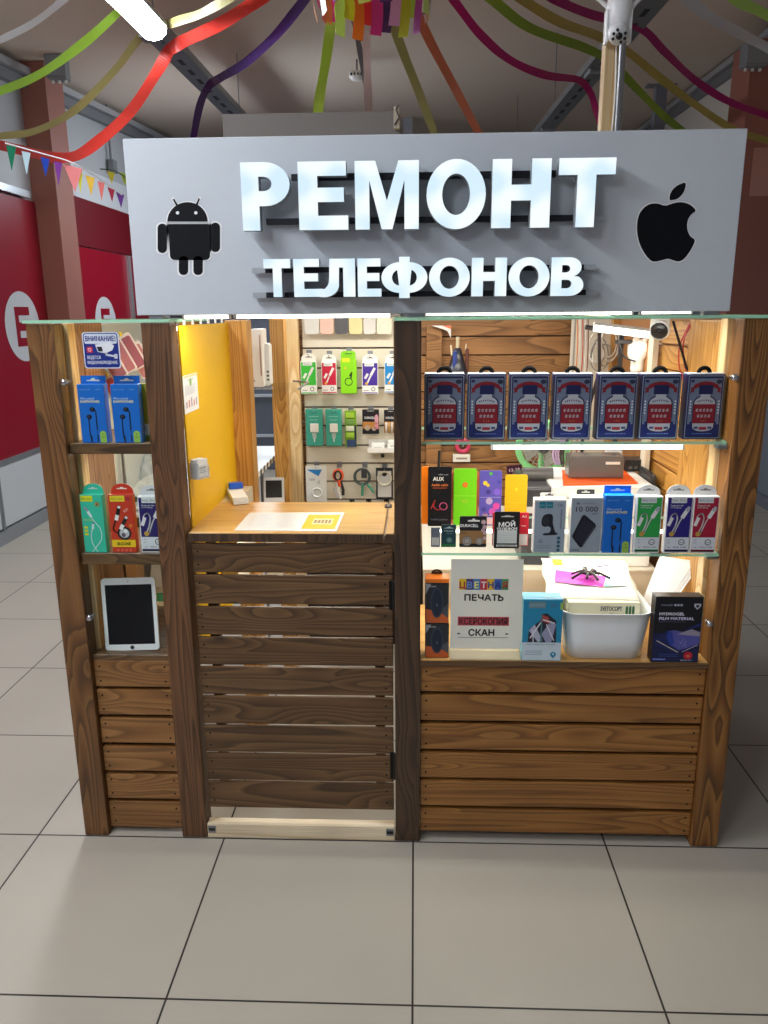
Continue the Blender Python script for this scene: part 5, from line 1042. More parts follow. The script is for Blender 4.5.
kx = at(590, 575, .2)
t = thing('wire_clip', 'small dark metal spider-shaped wire clip lying on the glossy packet', 'clip', (cx2-.02, .21, zt2+.038)); mb = MB(); dm = mat((40, 36, 36), .35, .5)
for k in range(9):
    a = k*2*PI/9+.2; l = .036+.016*(k % 3); mb.tube([(0, 0, .004), (l*.5*math.cos(a), l*.5*math.sin(a), .012), (l*math.cos(a), l*math.sin(a), .0)], .004, dm, 6)
mb.lathe([(0, 0), (.014, .002), (.016, .006), (.010, .012), (0, .014)], dm); mb.build('wire_body', t)
# white papers leaning in the tub
pq = [at(640, 606, .27), at(668, 600, .2), at(695, 561, .2), at(660, 556, .27)]; o = pq[0].copy()
t = thing('paper_sheaf', 'white sheets leaning out of the back of the tub', 'paper', tuple(o))
for k in range(3):
    V = [p-o+Vector((.006*k, -.006*k, -.004*k)) for p in pq]; V += [v+Vector((.0006, .0012, 0)) for v in V]
    MB().add([tuple(v) for v in V], [[0, 1, 2, 3], [7, 6, 5, 4], [0, 4, 5, 1], [1, 5, 6, 2], [2, 6, 7, 3], [3, 7, 4, 0]], PAPER).build('sheet', t)
# tablet on the lower left shelf
tl2, tr2, bl2, br2 = at(101, 578, .085), at(156, 578, .085), at(109, 651, .05), at(162.5, 651, .05)
w = ((tr2.x-tl2.x)+(br2.x-bl2.x))/2; h = (tl2.z-ZB)
t = thing('tablet', 'white tablet with dark screen leaning in the lower left showcase', 'tablet', ((bl2.x+br2.x)/2-.010, .052, ZB+.001), (-.14, 0, 0)); L_ = h/math.cos(.14)
t.rotation_euler = (-.14, -.035, 0)
MB().prism(rrect(-w/2, w/2, 0, L_, .011, 5), 0, .0075, mat((240, 243, 245), .3)).build('case', t)
mb = MB(); mb.rect(-w*.43, w*.43, L_*.085, L_*.91, -.0004, mat((6, 8, 16), .5, 0, .2)); mb.build('screen', t)
MB().disc(0, L_*.042, .0055, -.0005, C(30, 32, 36), 16).ring2(0, L_*.042, .0055, .007, -.0006, C(150, 154, 158), 16).build('home_button', t)
MB().disc(0, L_*.955, .0016, -.0005, C(60, 70, 90), 10).build('camera_lens', t)
# camera warning sticker on the left glass
cs = at(101.5, 350, .0115); a, b = at(83.5, 350, .0115), at(120, 350, .0115); z1, z0 = at(101, 332, .0115).z, at(101, 368.5, .0115).z; w = b.x-a.x; h = z1-z0
t = thing('warning_sticker', 'blue and white video surveillance sticker on the left showcase glass', 'sticker', (cs.x, .0118, z0)); mb = MB(); bl = C(22, 44, 130); wt = C(216, 224, 238)
mb.prism(rrect(-w/2, w/2, 0, h, .008, 5), -.0006, 0, wt); f = -.0006; mb.flat(rrect(-w*.47, w*.47, h*.03, h*.97, .007, 5), f-E1, bl); mb.flat(rrect(-w*.445, w*.445, h*.68, h*.945, .005, 5), f-E2, wt); mb.text('ВНИМАНИЕ!', 0, h*.755, f-E3, h*.19, bl, width=w*.82, bold=.02)
mb.text('ВЕДЕТСЯ', -w*.40, h*.265, f-E2, h*.12, wt, 'l', .02, width=w*.36); mb.text('ВИДЕОНАБЛЮДЕНИЕ', 0, h*.13, f-E2, h*.11, wt, 'c', .02, width=w*.82)
mb.flat(rp4([(-.16, .66), (.26, .72), (.36, .62), (.3, .5), (.1, .42), (-.1, .46)]), f-E3, C(226, 230, 236)); mb.flat(rp4([(-.12, .6), (.02, .6), (.04, .47), (-.08, .47)]), f-E4, C(30, 34, 46)); mb.stroke(rp4([(.14, .44), (.12, .38), (.34, .34)]), w*.05, f-E3, C(210, 216, 226)); mb.rect(w*.34, w*.43, h*.27, h*.4, f-E3, C(200, 206, 220)); mb.rect(-w*.40, -w*.24, h*.44, h*.6, f-E2, C(196, 40, 60)); mb.ring2(-w*.32, h*.52, w*.03, w*.05, f-E3, C(236, 200, 210), 10)
mb.build('print', t)
# ================================================================== INSIDE THE KIOSK
HY = 1.40
def hung(name, label, cat, x0, x1, yt, yb, d=.022, grp='goods hanging on the slatwall', Y=None):
    Y = Y or HY; cx, w, zz, h = extent(x0, x1, yt, yb, Y); t = thing(name, label, cat, (cx, Y+d/2, zz), (0, 0, 0), grp)
    MB().cyl((0, d/2, h-.006), (0, 1.446-Y-d/2, h-.006), .002, STEEL, 6).cyl((0, -d/2-.02, h-.006), (0, d/2, h-.006), .002, STEEL, 6).box(-.012, .012, .044-d/2-.004, .044-d/2, h-.014, h+.012, STEEL).build('peg_hook', t)
    return t, w, h
def hung_cable(label, x0, x1, yt, yb, c, tabc=(238, 236, 226)):
    t, w, h = hung('cable_box', label, 'cable box', x0, x1, yt, yb); hb = h*.8; mb = MB(); f = -.011; mb.box(-w/2, w/2, -.011, .011, 0, hb, C(236, 234, 226), .001); mb.rect(-w*.46, w*.46, hb*.27, hb*.97, f-E1, C(*c)); mb.rect(-w*.34, w*.25, hb*.87, hb*.98, f-E2, C(222, 226, 222)); mb.text('hoco.', -w*.06, hb*.9, f-E3, hb*.06, C(110, 120, 120), width=w*.4)
    cab = C(232, 230, 226); mb.stroke([(-w*.3, hb*.5), (-w*.16, hb*.62)], w*.15, f-E2, cab); mb.stroke([(w*.28, hb*.8), (w*.02, hb*.55), (-w*.16, hb*.36)], w*.1, f-E2, cab); mb.stroke([(w*.06, hb*.6), (w*.28, hb*.8)], w*.16, f-E3, cab); mb.disc(-w*.22, hb*.33, w*.09, f-E3, C(220, 170, 60), 12); mb.ring2(w*.2, hb*.15, w*.09, w*.13, f-E1, C(90, 96, 100), 14); mb.rect(-w*.46, w*.46, hb*.02, hb*.05, f-E1, C(*c)); mb.rect(-w*.4, -w*.1, hb*.1, hb*.12, f-E1, C(120, 126, 130)); mb.build('carton', t)
    hang_tab(w, hb-.001, h*.2, .022, C(*tabc), C(90, 70, 60)).build('hang_tab', t)
hung_cable('bright green cable box hanging leftmost on the slatwall', 300.5, 316.5, 353, 394, (60, 190, 60)); hung_cable('crimson cable box hanging on the slatwall', 321.5, 336.5, 354, 393.5, (196, 24, 60)); hung_cable('purple cable box hanging on the slatwall right of the lime one', 362, 378, 354, 394, (70, 44, 150)); hung_cable('sky blue cable box on the slatwall half behind the dark post', 384.5, 400, 354, 393, (24, 130, 200))
t, w, h = hung('cable_box', 'lime green cable box with a black looped cable picture', 'cable box', 340.5, 356.5, 351, 393.5); mb = MB(); f = -.011; mb.prism(rrect(-w*.46, w*.46, 0, h, w*.2, 5)[:], -.0105, -.0095, C(130, 210, 20)); mb.box(-w/2, w/2, -.011, .011, 0, h*.8, C(136, 214, 20), .001); mb.rect(-w*.4, w*.1, h*.74, h*.84, f-E1, C(210, 220, 40)); mb.ring2(0, h*.28, w*.2, w*.25, f-E1, C(30, 60, 30), 18); mb.stroke([(w*.14, h*.36), (w*.2, h*.5), (w*.08, h*.42)], w*.09, f-E1, C(30, 50, 30)); mb.disc(-w*.2, h*.6, w*.1, f-E1, C(190, 200, 40), 10); mb.rect(-w*.2, w*.25, h*.93, h*.945, f-E1, C(40, 90, 20)); mb.build('carton', t)
# phone cases along the top
for (a, b), c, lb in zip(((304.4, 318.9), (320, 333.4), (334.8, 347.8), (349, 362.3), (363.4, 375.5), (376.7, 391.5)), ((226, 222, 212), (238, 196, 178), (84, 84, 88), (232, 218, 160), (218, 216, 208), (236, 230, 206)), ('off white', 'pink', 'dark grey', 'butter yellow', 'light grey', 'cream round-printed')):
    t, w, h = hung('phone_case', lb+' phone case hanging at the top of the slatwall', 'phone case', a, b, 300, 334, .01, 'phone cases at the top of the slatwall', 1.405); mb = MB(); mb.prism(rrect(-w/2, w/2, 0, h, .012, 5), -.005, .005, C(*c)); mb.flat(rrect(-w*.44, w*.44, h*.03, h*.97, .01, 5), -.005-E1, C(*[v*.96 for v in c]))
    mb.flat(rrect(-w*.4, -w*.02, h*.7, h*.94, .006, 4), -.005-E2, C(60, 60, 64)); 
    if 'cream' in lb: mb.ring2(0, h*.2, w*.3, w*.34, -.005-E2, C(206, 200, 180), 20)
    mb.build('shell', t)
for i, (a, b) in enumerate(((305.8, 322.6), (325.8, 341.6))):
    t, w, h = hung('charger_box', ('teal charger box on the slatwall, the one by the pine stud', 'teal charger box on the slatwall, beside the green blister card')[i], 'charger box', a, b, 409.5, 446, .03); mb = MB(); f = -.015; mb.box(-w/2, w/2, -.015, .015, 0, h, C(60, 158, 138), .003); mb.box(-w*.24, w*.26, -.021, -.015, h*.38, h*.62, C(228, 224, 214), .002); mb.flat([(-w*.1, h*.2), (w*.1, h*.2), (w*.14, h*.37), (-w*.14, h*.37)], f-E1, C(170, 190, 180)); mb.stroke([(0, h*.2), (0, h*.12)], w*.07, f-E1, C(230, 230, 226)); mb.rect(-w*.2, w*.2, h*.9, h*.915, f-E1, C(30, 100, 90)); mb.rect(-w*.3, w*.28, h*.8, h*.82, f-E1, C(130, 200, 185)); mb.text('charger', 0, h*.7, f-E1, h*.07, C(150, 210, 195), width=w*.5); mb.build('carton', t)
t, w, h = hung('blister_card', 'green strip of small blister packs on the slatwall', 'blister', 344.8, 356.4, 410.5, 447, .012); mb = MB(); f = -.006; mb.box(-w/2, w/2, -.003, .003, 0, h, C(120, 160, 40), .001)
for k in range(4): mb.box(-w*.4, w*.3, -.012, -.003, h*(.26+.18*k), h*(.4+.18*k), C((150, 190, 60), (190, 200, 170), (110, 150, 70), (160, 200, 60))[0] if False else C(*((150, 190, 60), (200, 206, 180), (110, 150, 70), (160, 200, 60))[k]), .003)
mb.box(-w*.34, w*.4, -.006, -.003, 0, h*.2, C(50, 70, 110), .001); mb.rect(w*.32, w*.48, 0, h*.6, -.0036, C(40, 44, 60)); mb.build('card', t)
def hung_batt(label, x0, x1, yt, yb, kind):
    t, w, h = hung('battery_blister', label, 'battery pack', x0, x1, yt, yb, .01, 'battery packs on the slatwall'); mb = MB(); f = -.004; mb.box(-w/2, w/2, -.004, .004, 0, h, C(20, 20, 26), .001); mb.rect(-w*.48, w*.48, h*(.22 if kind else .0), h*.5, f-E1, C(176, 120, 60)); mb.text('DURACELL', -w*.05, h*.62, f-E1, h*.13, C(226, 226, 226), width=w*.62, bold=.02)
    if kind: mb.disc(-w*.2, h*.25, w*.16, f-E2, C(170, 150, 130), 16); mb.disc(w*.2, h*.22, w*.13, f-E2, C(170, 150, 130), 16); mb.flat(arc(w*.35, h*.6, w*.12, h*.2, 0, 345, 14), f-E2, C(206, 150, 160)); mb.rect(w*.24, w*.46, h*.2, h*.45, f-E2, C(200, 130, 140))
    else:
        for k in range(4): mb.lathe([(0, 0), (w*.09, .0), (w*.09, h*.44), (w*.03, h*.45), (0, h*.46)], C(196, 150, 90) if k % 2 else C(210, 200, 190), (-w*.32+k*w*.21, -.012, h*.03), 10)
    mb.rect(-w*.2, w*.2, h*.93, h*.95, f-E1, C(200, 200, 196)); mb.build('card', t)
hung_batt('black battery card with pink figure mark on the slatwall', 362.3, 379, 409.5, 434, 1); hung_batt('black and orange card of penlight batteries on the slatwall', 384, 397, 410, 433, 0)
# small acrylic shelf with white boxes
c = at(379, 447, 1.38); t = thing('slatwall_shelf', 'small white shelf clipped to the slatwall above the cables', 'shelf', (c.x+.03, 1.443, at(379, 452, 1.36).z)); MB().box(-.08, .08, -.10, 0, 0, .004, C(232, 230, 222)).box(-.08, .08, -.102, -.098, 0, .022, C(236, 234, 226)).box(-.08, .08, -.004, 0, 0, .045, C(232, 230, 222)).build('tray', t); MB().box(-.02, -.004, -.103, -.102, -.022, -.004, BLACK).build('clip', t)
z0 = t.location.z
for i, (x, wd, hh, lb) in enumerate(((-.035, .06, .03, 'white flat box on the slatwall shelf'), (.035, .05, .045, 'taller white box on the slatwall shelf'))):
    q = thing('white_box', lb, 'box', (c.x+.03+x, 1.40, z0+.0045)); MB().box(-wd/2, wd/2, -.025, .025, 0, hh, C(236, 234, 228), .002).rect(-wd*.3, wd*.3, hh*.4, hh*.5, -.0254, C(170, 174, 180)).build('carton', q)
# bottom row: cable bag, coiled cables, black pack
t, w, h = hung('cable_bag', 'white zip bag with a coiled white cable and a blue corner', 'cable bag', 306, 326.5, 466, 502, .012); mb = MB(); mb.prism(rrect(-w/2, w/2, 0, h, .004, 3), -.005, .004, C(226, 226, 220)); mb.flat(rp4([(-.44, .9), (.3, .9), (.12, .72)]), -.005-E1, C(40, 130, 200)); mb.text('Cable', -w*.2, h*.6, -.005-E1, h*.1, C(120, 124, 126), width=w*.3)
for k in range(3): mb.tube([(w*(.2+.015*k)*math.cos(a)+w*.04, -.009-.002*k, h*.27+w*(.2+.015*k)*math.sin(a)) for a in [i*2*PI/20 for i in range(20)]], .003, C(240, 240, 238), 6, True)
mb.flat(rp4([(.02, .55), (.2, .62), (.14, .48)]), -.0056, C(190, 192, 190)); mb.build('bag', t)
t, w, h = hung('coiled_cable', 'orange and black coiled cable hanging on the slatwall', 'cable', 332, 346, 466, 502, .01); mb = MB(); oc = C(232, 90, 40)
for k in range(3): mb.tube([(w*(.34-.06*k)*math.cos(a)-w*.05, -.004-.004*k, h*.74+w*(.42-.05*k)*math.sin(a)) for a in [i*2*PI/20 for i in range(20)]], .0042, oc if k < 2 else BLACK, 6, True)
mb.tube([(-w*.1, -.01, h*.55), (-w*.06, -.012, h*.3), (w*.1, -.01, h*.1)], .007, C(228, 224, 220), 8); mb.tube([(w*.1, -.01, h*.6), (w*.3, -.01, h*.35), (w*.28, -.01, h*.2)], .007, C(40, 40, 44), 8); mb.tube([(-w*.35, -.008, h*.4), (-w*.1, -.01, h*.14)], .005, C(200, 200, 206), 8); mb.tube([(w*.0, -.012, h*.62), (w*.06, -.012, h*.45)], .009, oc, 8); mb.build('cable', t)
t, w, h = hung('coiled_cable', 'dark cable loop with two green plugs hanging on the slatwall', 'cable', 353.5, 375.5, 466, 497, .01); mb = MB(); dk = C(70, 84, 78)
for k in range(3): mb.tube([(w*(.31+.03*k)*math.cos(a)-w*.1, -.004-.003*k, h*.66+w*(.32+.03*k)*math.sin(a)) for a in [i*2*PI/22 for i in range(22)]], .0036, dk, 6, True)
mb.box(-w*.14, w*.12, -.014, -.002, h*.62, h*.92, C(60, 62, 66), .003); mb.tube([(-w*.08, -.01, h*.42), (-w*.1, -.01, h*.05)], .006, C(70, 150, 120), 8); mb.tube([(w*.14, -.01, h*.42), (w*.42, -.01, h*.16)], .006, C(70, 150, 120), 8); mb.build('cable', t)
t, w, h = hung('cable_pack', 'black bordered pack with a beige coiled cable, by the dark post', 'cable pack', 376, 393, 468, 499, .01); mb = MB(); mb.box(-w/2, w/2, -.002, .002, 0, h, C(34, 34, 38), .001); mb.rect(-w*.4, w*.4, h*.06, h*.9, -.002-E1, C(196, 192, 184))
for k in range(3): mb.tube([(w*(.36+.025*k)*math.cos(a), -.008-.003*k, h*.68+w*(.36+.025*k)*math.sin(a)) for a in [i*2*PI/22 for i in range(22)]], .0032, C(206, 198, 176), 6, True)
mb.disc(0, h*.8, w*.14, -.002-E2, BLACK, 12); mb.build('pack', t)
mb_x = [(351.5, 502), (368.5, 502), (386.5, 502)]
for i, (px, py) in enumerate(mb_x):
    c = at(px, py, 1.42); t = thing('peg_clip', 'small empty black peg clip low on the slatwall', 'hook', (c.x, 1.443, c.z), (0, 0, 0), 'empty peg clips on the slatwall'); MB().box(-.012, .012, -.004, 0, -.012, .008, BLACK, .002).cyl((-.006, -.03, 0), (-.006, 0, 0), .0025, STEEL, 6).cyl((.006, -.03, 0), (.006, 0, 0), .0025, STEEL, 6).build('clip', t)
# ---- notices on the yellow panel
def on_panel(name, label, cat, px0, px1, pyt, pyb, th):
    a = atx(px0, (pyt+pyb)/2, -.6525); b = atx(px1, (pyt+pyb)/2, -.6525); z1 = atx((px0+px1)/2, pyt, -.6525).z; z0 = atx((px0+px1)/2, pyb, -.6525).z
    t = thing(name, label, cat, (-.652, (a.y+b.y)/2, z0), (0, 0, PI/2)); return t, b.y-a.y, z1-z0
t, w, h = on_panel('paper_notice', 'white paper price notice taped to the yellow panel', 'notice', 183, 197.5, 374, 412, .001); mb = MB(); mb.box(-w/2, w/2, -.0012, 0, 0, h, PAPER); f = -.0012; mb.rect(-w*.46, w*.46, h*.93, h*.985, f-E1, C(226, 206, 150)); mb.rect(-w*.2, w*.2, h*.85, h*.87, f-E1, C(130, 134, 140)); mb.disc(0, h*.8, w*.08, f-E1, C(130, 180, 90), 10)
for k in range(9): mb.rect(-w*.4, w*.4-(k % 3)*w*.1, h*(.72-.03*k), h*(.73-.03*k), f-E1, C(176, 178, 190))
for k in range(5): mb.rect(-w*.38+k*w*.17, -w*.3+k*w*.17, h*.14, h*(.3+.04*(k % 3)), f-E1, C((206), 120, 110) if k % 2 else C(170, 150, 170))
mb.build('sheet', t)
t, w, h = on_panel('card_holder', 'clear holder with white business cards on the yellow panel', 'card holder', 188.5, 193, 457, 478, .03); t.rotation_euler = (0, 0, PI/2-.5); t.location.x += w*.25
MB().box(-w/2, w/2, -.035, -.001, 0, .004, film_mat((226, 230, 234), .5)).box(-w/2, w/2, -.037, -.034, 0, h*.7, film_mat((226, 230, 234), .12)).box(-w/2, -w/2+.003, -.035, -.001, 0, h*.8, film_mat((226, 230, 234), .5)).box(w/2-.003, w/2, -.035, -.001, 0, h*.6, film_mat((226, 230, 234), .5)).build('holder', t)
mb = MB()
for k in range(9): mb.box(-w*.44, w*.44, -.032+k*.0032, -.030+k*.0032, .005, h*.96-(k % 2)*.002, PAPER)
mb.text('ремонт', 0, h*.5, -.0325, h*.16, C(90, 96, 104), width=w*.6); mb.rect(-w*.3, w*.3, h*.3, h*.34, -.0325, C(150, 156, 164)); mb.rect(-w*.3, w*.2, h*.4, h*.43, -.0325, C(150, 156, 164)); mb.build('business_cards', t)
# laminated sheet on the counter
q = [atz(249.5, 513, CZ+.0005), atz(344.5, 512.7, CZ+.0005), atz(336.7, 531.5, CZ+.0005), atz(234, 530.5, CZ+.0005)]; o = sum(q, Vector())/4; o.z = CZ+.0004
t = thing('laminated_sheet', 'laminated white sheet with a yellow note lying on the counter', 'sheet', tuple(o)); mb = MB(); qq = [p-o for p in q]
mb.add([(p.x, p.y, 0) for p in qq]+[(p.x, p.y, .0012) for p in qq], [[7, 6, 5, 4], [0, 1, 2, 3], [0, 4, 5, 1], [1, 5, 6, 2], [2, 6, 7, 3], [3, 7, 4, 0]], mat((236, 234, 226), .12))
def bil(u, v): return qq[0]*(1-u)*(1-v)+qq[1]*u*(1-v)+qq[2]*u*v+qq[3]*(1-u)*v
def quad(u0, u1, v0, v1, m, k=1):
    p = [bil(u0, v1), bil(u1, v1), bil(u1, v0), bil(u0, v0)]; mb.add([(v.x, v.y, .0012+k*.0003) for v in p], [[0, 1, 2, 3]], m)
quad(.64, .97, .14, .9, C(236, 186, 40)); quad(.72, .92, .36, .68, C(226, 214, 160), 2)
for k in range(5): quad(.735+k*.036, .76+k*.036, .43, .61, C(150, 120, 80), 3)
for k in range(9): quad(.08, .3-.02*(k % 3), .1+.085*k, .125+.085*k, C(176, 178, 182)); quad(.36, .58-.03*(k % 2), .1+.085*k, .125+.085*k, C(186, 188, 192))
mb.build('sheet', t)
# stack of paper at the counter back and the blue cap
t = thing('paper_stack', 'white papers with a blue clip at the rear left of the counter', 'paper', (-.60, CY+.04, CZ+.003), (0, 0, .35)); mb = MB()
MB().box(-.03, .03, -.06, .3, -.30, -.004, mat((210, 196, 170), .6)).build('ledge', K, (-.625, CY+.03, CZ))
for k in range(5): mb.box(-.025, .025, -.09+.004*k, .09-.003*k, k*.004, k*.004+.0028, PAPER)
mb.build('sheets', t); MB().box(-.02, .028, .055, .085, .02, .04, C(30, 90, 200), .004).build('clip', t)
# ---- left rear window bay: router box, shelves, tray, framed screen
bx0 = at(258, 440, .95)
MB().box(-.6, -.43, .76, 1.05, 1.335, 1.343, GL).build('glass_shelf', K)
MB().tube([(-.43, .76, 1.345), (-.43, 1.05, 1.345), (-.50, 1.1, 1.345)], .004, STEEL, 6).build('shelf_edge', K)
c0 = at(262, 388, .85); 
t = thing('router_box', 'tall white carton standing on the rear glass shelf left of the stud', 'box', (at(257.5, 380, .85).x, .90, 1.3435)); w = .046; h = at(268, 329, .85).z-1.3435
MB().box(-w/2, w/2, -.05, .05, .0, h, C(232, 228, 220), .002).rect(w*.28, w*.4, h*.2, h*.9, -.0504, C(170, 140, 130)).rect(-w*.35, -w*.2, h*.1, h*.12, -.0504, C(90, 90, 90)).build('carton', t)
c1 = at(276, 388, .85)
t = thing('router', 'slim white rounded router upright beside the tall white carton', 'router', (at(267.5, 388, .9).x, .93, 1.3435)); h = at(274, 344, .85).z-1.3435
MB().prism(rrect(-.012, .012, 0, h, .010, 5), -.03, .03, C(228, 228, 224)).build('shell', t); mb = MB()
for k in range(3): mb.rect(.0, .008, .02+k*.015, .028+k*.015, -.0304, C(40, 60, 60))
mb.build('ports', t)
q1 = at(258, 474, .79); q0 = atz(287, 446, q1.z); LN = min(q0.y-q1.y, .62)
t = thing('wire_tray', 'grey shelf with black and white striped edge in the rear window bay', 'shelf', (q1.x, .79, q1.z)); MB().box(-.13, 0, 0, LN, 0, .005, C(184, 188, 190), .001).build('plate', t); mb = MB(); n = 18
for k in range(n): mb.box(0, .002, LN*k/n, LN*(k+1)/n, -.014, .008, BLACK if k % 2 else WHITE)
mb.build('striped_edge', t)
for yy in (.05, LN-.05): MB().cyl((-.1, yy, -q1.z), (-.1, yy, 0), .008, STEEL, 8).build('leg', t)
a_, b_ = at(263, 478, .9), at(284, 500, .9)
t = thing('card_terminal', 'white framed small device with black screen at the rear left', 'screen', ((a_.x+b_.x)/2, .9, b_.z-.03), (-.2, 0, .1)); w = b_.x-a_.x; h = a_.z-b_.z+.03
MB().prism(rrect(-w/2, w/2, 0, h, .006, 4), 0, .02, C(214, 214, 212)).rect(-w*.4, w*.4, h*.32, h*.9, -E1, C(10, 10, 12)).build('frame', t); MB().box(-w*.5, w*.62, -.06, .06, -.02, 0, C(214, 212, 206), .003).build('base', t); MB().box(-w*.4, w*.4, -.05, .06, -.36, -.02, C(190, 176, 150)).build('stand', t)
# outside seen past the kiosk: far shop fronts
t = thing('shop_cabinet', 'dark blue grey cabinet far behind the kiosk window bay', 'cabinet', (-1.5, 6.0, 0)); MB().box(-1.0, .9, 0, .5, 0, 2.0, C(96, 106, 120), .01).build('body', t); mb = MB()
for k in range(4): mb.box(-.98, .88, -.03, .01, .35+.42*k, .38+.42*k, C(190, 200, 208), .003)
mb.build('shelf', t); 
# ---- right part, behind the tins
c = at(457, 360, 1.44); t = thing('hanging_bag', 'dark bag hanging on the rear board wall behind the tins', 'bag', (c.x, 1.40, at(455, 376, 1.40).z-.03)); mb = MB(); bg = C(34, 34, 42)
mb.lathe([(0, 0), (.07, .005), (.085, .02), (.075, .035), (.045, .05), (.03, .1), (.016, .15), (0, .155)], bg, (0, 0, 0), 14); mb.build('body', t); MB().box(-.022, -.004, -.034, -.026, .05, .14, C(40, 60, 130), .004).build('blue_panel', t); MB().box(.034, .05, -.012, .004, .03, .15, C(90, 50, 40), .004).build('side_pocket', t)
mb = MB(); mb.cyl((0, .0, .15), (0, .0, .20), .008, C(190, 180, 150), 8); mb.cyl((-.025, 0, .12), (-.03, 0, .165), .004, C(220, 210, 180), 8); mb.cyl((.035, 0, .14), (.037, 0, .17), .003, C(220, 210, 180), 8); mb.build('strap', t)
MB().cyl((0, .0, .195), (0, .07, .195), .004, STEEL, 6).build('hook', t)
q = [at(432, 325.5, 1.45), at(451, 325.5, 1.45), at(451, 338, 1.45)]; t = thing('corner_bracket', 'white and orange curved shelf bracket on the rear board wall', 'bracket', tuple(q[1])); w = q[1].x-q[0].x; h = q[1].z-q[2].z
MB().prism([(-w, 0), (0, 0), (0, -h)]+[(-w*.18+.0*k, -h*.45) for k in range(1)]+[(-w*.4, -h*.3)], -.01, .012, C(232, 230, 226)).prism([(-w*.45, .0), (0, 0), (0, -h*.3), (-w*.12, -h*.2)], -.0125, -.0102, C(232, 120, 80)).build('bracket', t)
# vertical white frame, cables
X0 = at(582, 345, 1.2); t = thing('cable_rack', 'white upright rails bundled with cables right of the board wall', 'frame', (X0.x, 1.25, .7455))
for i, dx in enumerate((-.022, .0, .018)): MB().box(dx-.004, dx+.004, -.004, .004, 0, .86, C(222, 216, 204) if i else C(150, 146, 140), .001).build('upright', t)
mb = MB()
for k in range(5): mb.tube([tuple(q) for q in spline([(-.018+k*.011, -.012, .86), (-.01+k*.011, -.014, .7), (-.016+k*.012, -.012, .5), (-.012+k*.011, -.012, .2), (-.01+k*.01, -.01, .0)], 5)], .0022, C(*((206, 120, 60), (230, 226, 216), (190, 80, 60), (236, 232, 224), (120, 60, 50))[k]), 6)
mb.build('cables', t)
t = thing('back_panel_board', 'cream board filling the rear right corner of the kiosk', 'board', (.79, 1.44, .7455)); MB().box(-.10, .095, -.01, .01, 0, .86, C(226, 220, 204), .003).build('board', t)
t = thing('cable_coil', 'tangle of white charging cables hanging in the rear right corner', 'cable', (at(604, 350, 1.35).x, 1.38, at(604, 362, 1.35).z))
rnd = random.Random(4); mb = MB()
for k in range(9):
    r = .03+.03*rnd.random(); cx_, cz_ = rnd.uniform(-.03, .04), rnd.uniform(.0, .1); mb.tube([(cx_+r*math.cos(a)*.7, -.02+.012*math.sin(a*2+k), cz_+r*1.3*math.sin(a)) for a in [i*2*PI/20 for i in range(20)]], .0028, C(236, 232, 222) if k % 3 else C(160, 156, 150), 6, True)
mb.build('cables', t); MB().cyl((0, .0, .12), (0, .05, .12), .004, STEEL, 6).build('hook', t)
# microscope
c = at(617, 366, 1.0); t = thing('microscope', 'white repair microscope with dark pillar in the rear right corner', 'microscope', (c.x+.03, 1.0, .7455)); zz = at(620, 366, 1.0).z-.7455
MB().box(-.09, .09, -.07, .07, 0, .03, C(60, 60, 64), .006).build('base', t); MB().box(-.02, -.004, .02, .04, .03, zz+.14, C(40, 38, 40), .002).build('pillar', t); MB().box(-.04, .05, -.03, .02, zz+.085, zz+.10, C(40, 38, 40), .003).build('arm', t)
MB().lathe([(0, 0), (.022, 0), (.026, .02), (.026, .05), (.04, .07), (.042, .11), (.03, .13), (0, .135)], C(226, 222, 212), (.045, -.01, zz-.03), 18).build('head', t); mb = MB()
for s in (-1, 1): mb.tube([(.045+s*.018, -.02, zz+.09), (.045+s*.02, -.06, zz+.12)], .011, C(210, 206, 198), 10)
mb.build('eyepiece', t); MB().tube([tuple(q) for q in spline([(.0, .0, zz+.13), (-.03, -.02, zz+.1), (-.015, -.03, zz+.04), (.03, -.04, zz+.02)], 6)], .003, BLACK, 6).build('cable', t)
# bench lamp: tube on an arm
a_, b_ = at(594, 328, .9), at(652, 335, .9)
t = thing('bench_lamp', 'glowing white tube lamp on a dark arm over the repair bench', 'lamp', tuple((a_+b_)/2)); l = (b_-a_)/2
MB().tube([tuple(-l), tuple(l)], .013, emit((255, 252, 244), 5), 12).build('tube', t); MB().tube([tuple(-l*1.0+Vector((0, .008, .008))), tuple(l*1.0+Vector((0, .008, .008)))], .015, C(226, 222, 214), 10).build('shade', t); MB().tube([tuple(-l*1.25+Vector((0, .02, .0))), tuple(-l*.6+Vector((0, .03, -.004)))], .009, C(60, 58, 58), 8).build('arm', t)
MB().tube([tuple(-l*.75+Vector((0, .03, -.004))), tuple(-l*.3+Vector((0, .2, -.16))), tuple(-l*.5+Vector((0, .34, -.42))), tuple(-l*.5+Vector((0, .34, .7455-((a_+b_)/2).z)))], .007, C(50, 48, 50), 8).build('stand', t)
la = bpy.data.lights.new('bench_light', 'AREA'); la.shape = 'RECTANGLE'; la.size = .2; la.size_y = .03; la.energy = 1.0*LEDK; la.color = (1, .95, .86); lo = bpy.data.objects.new('bench_light', la); COL.objects.link(lo); lo.parent = t; lo.location = (0, -.018, -.018)
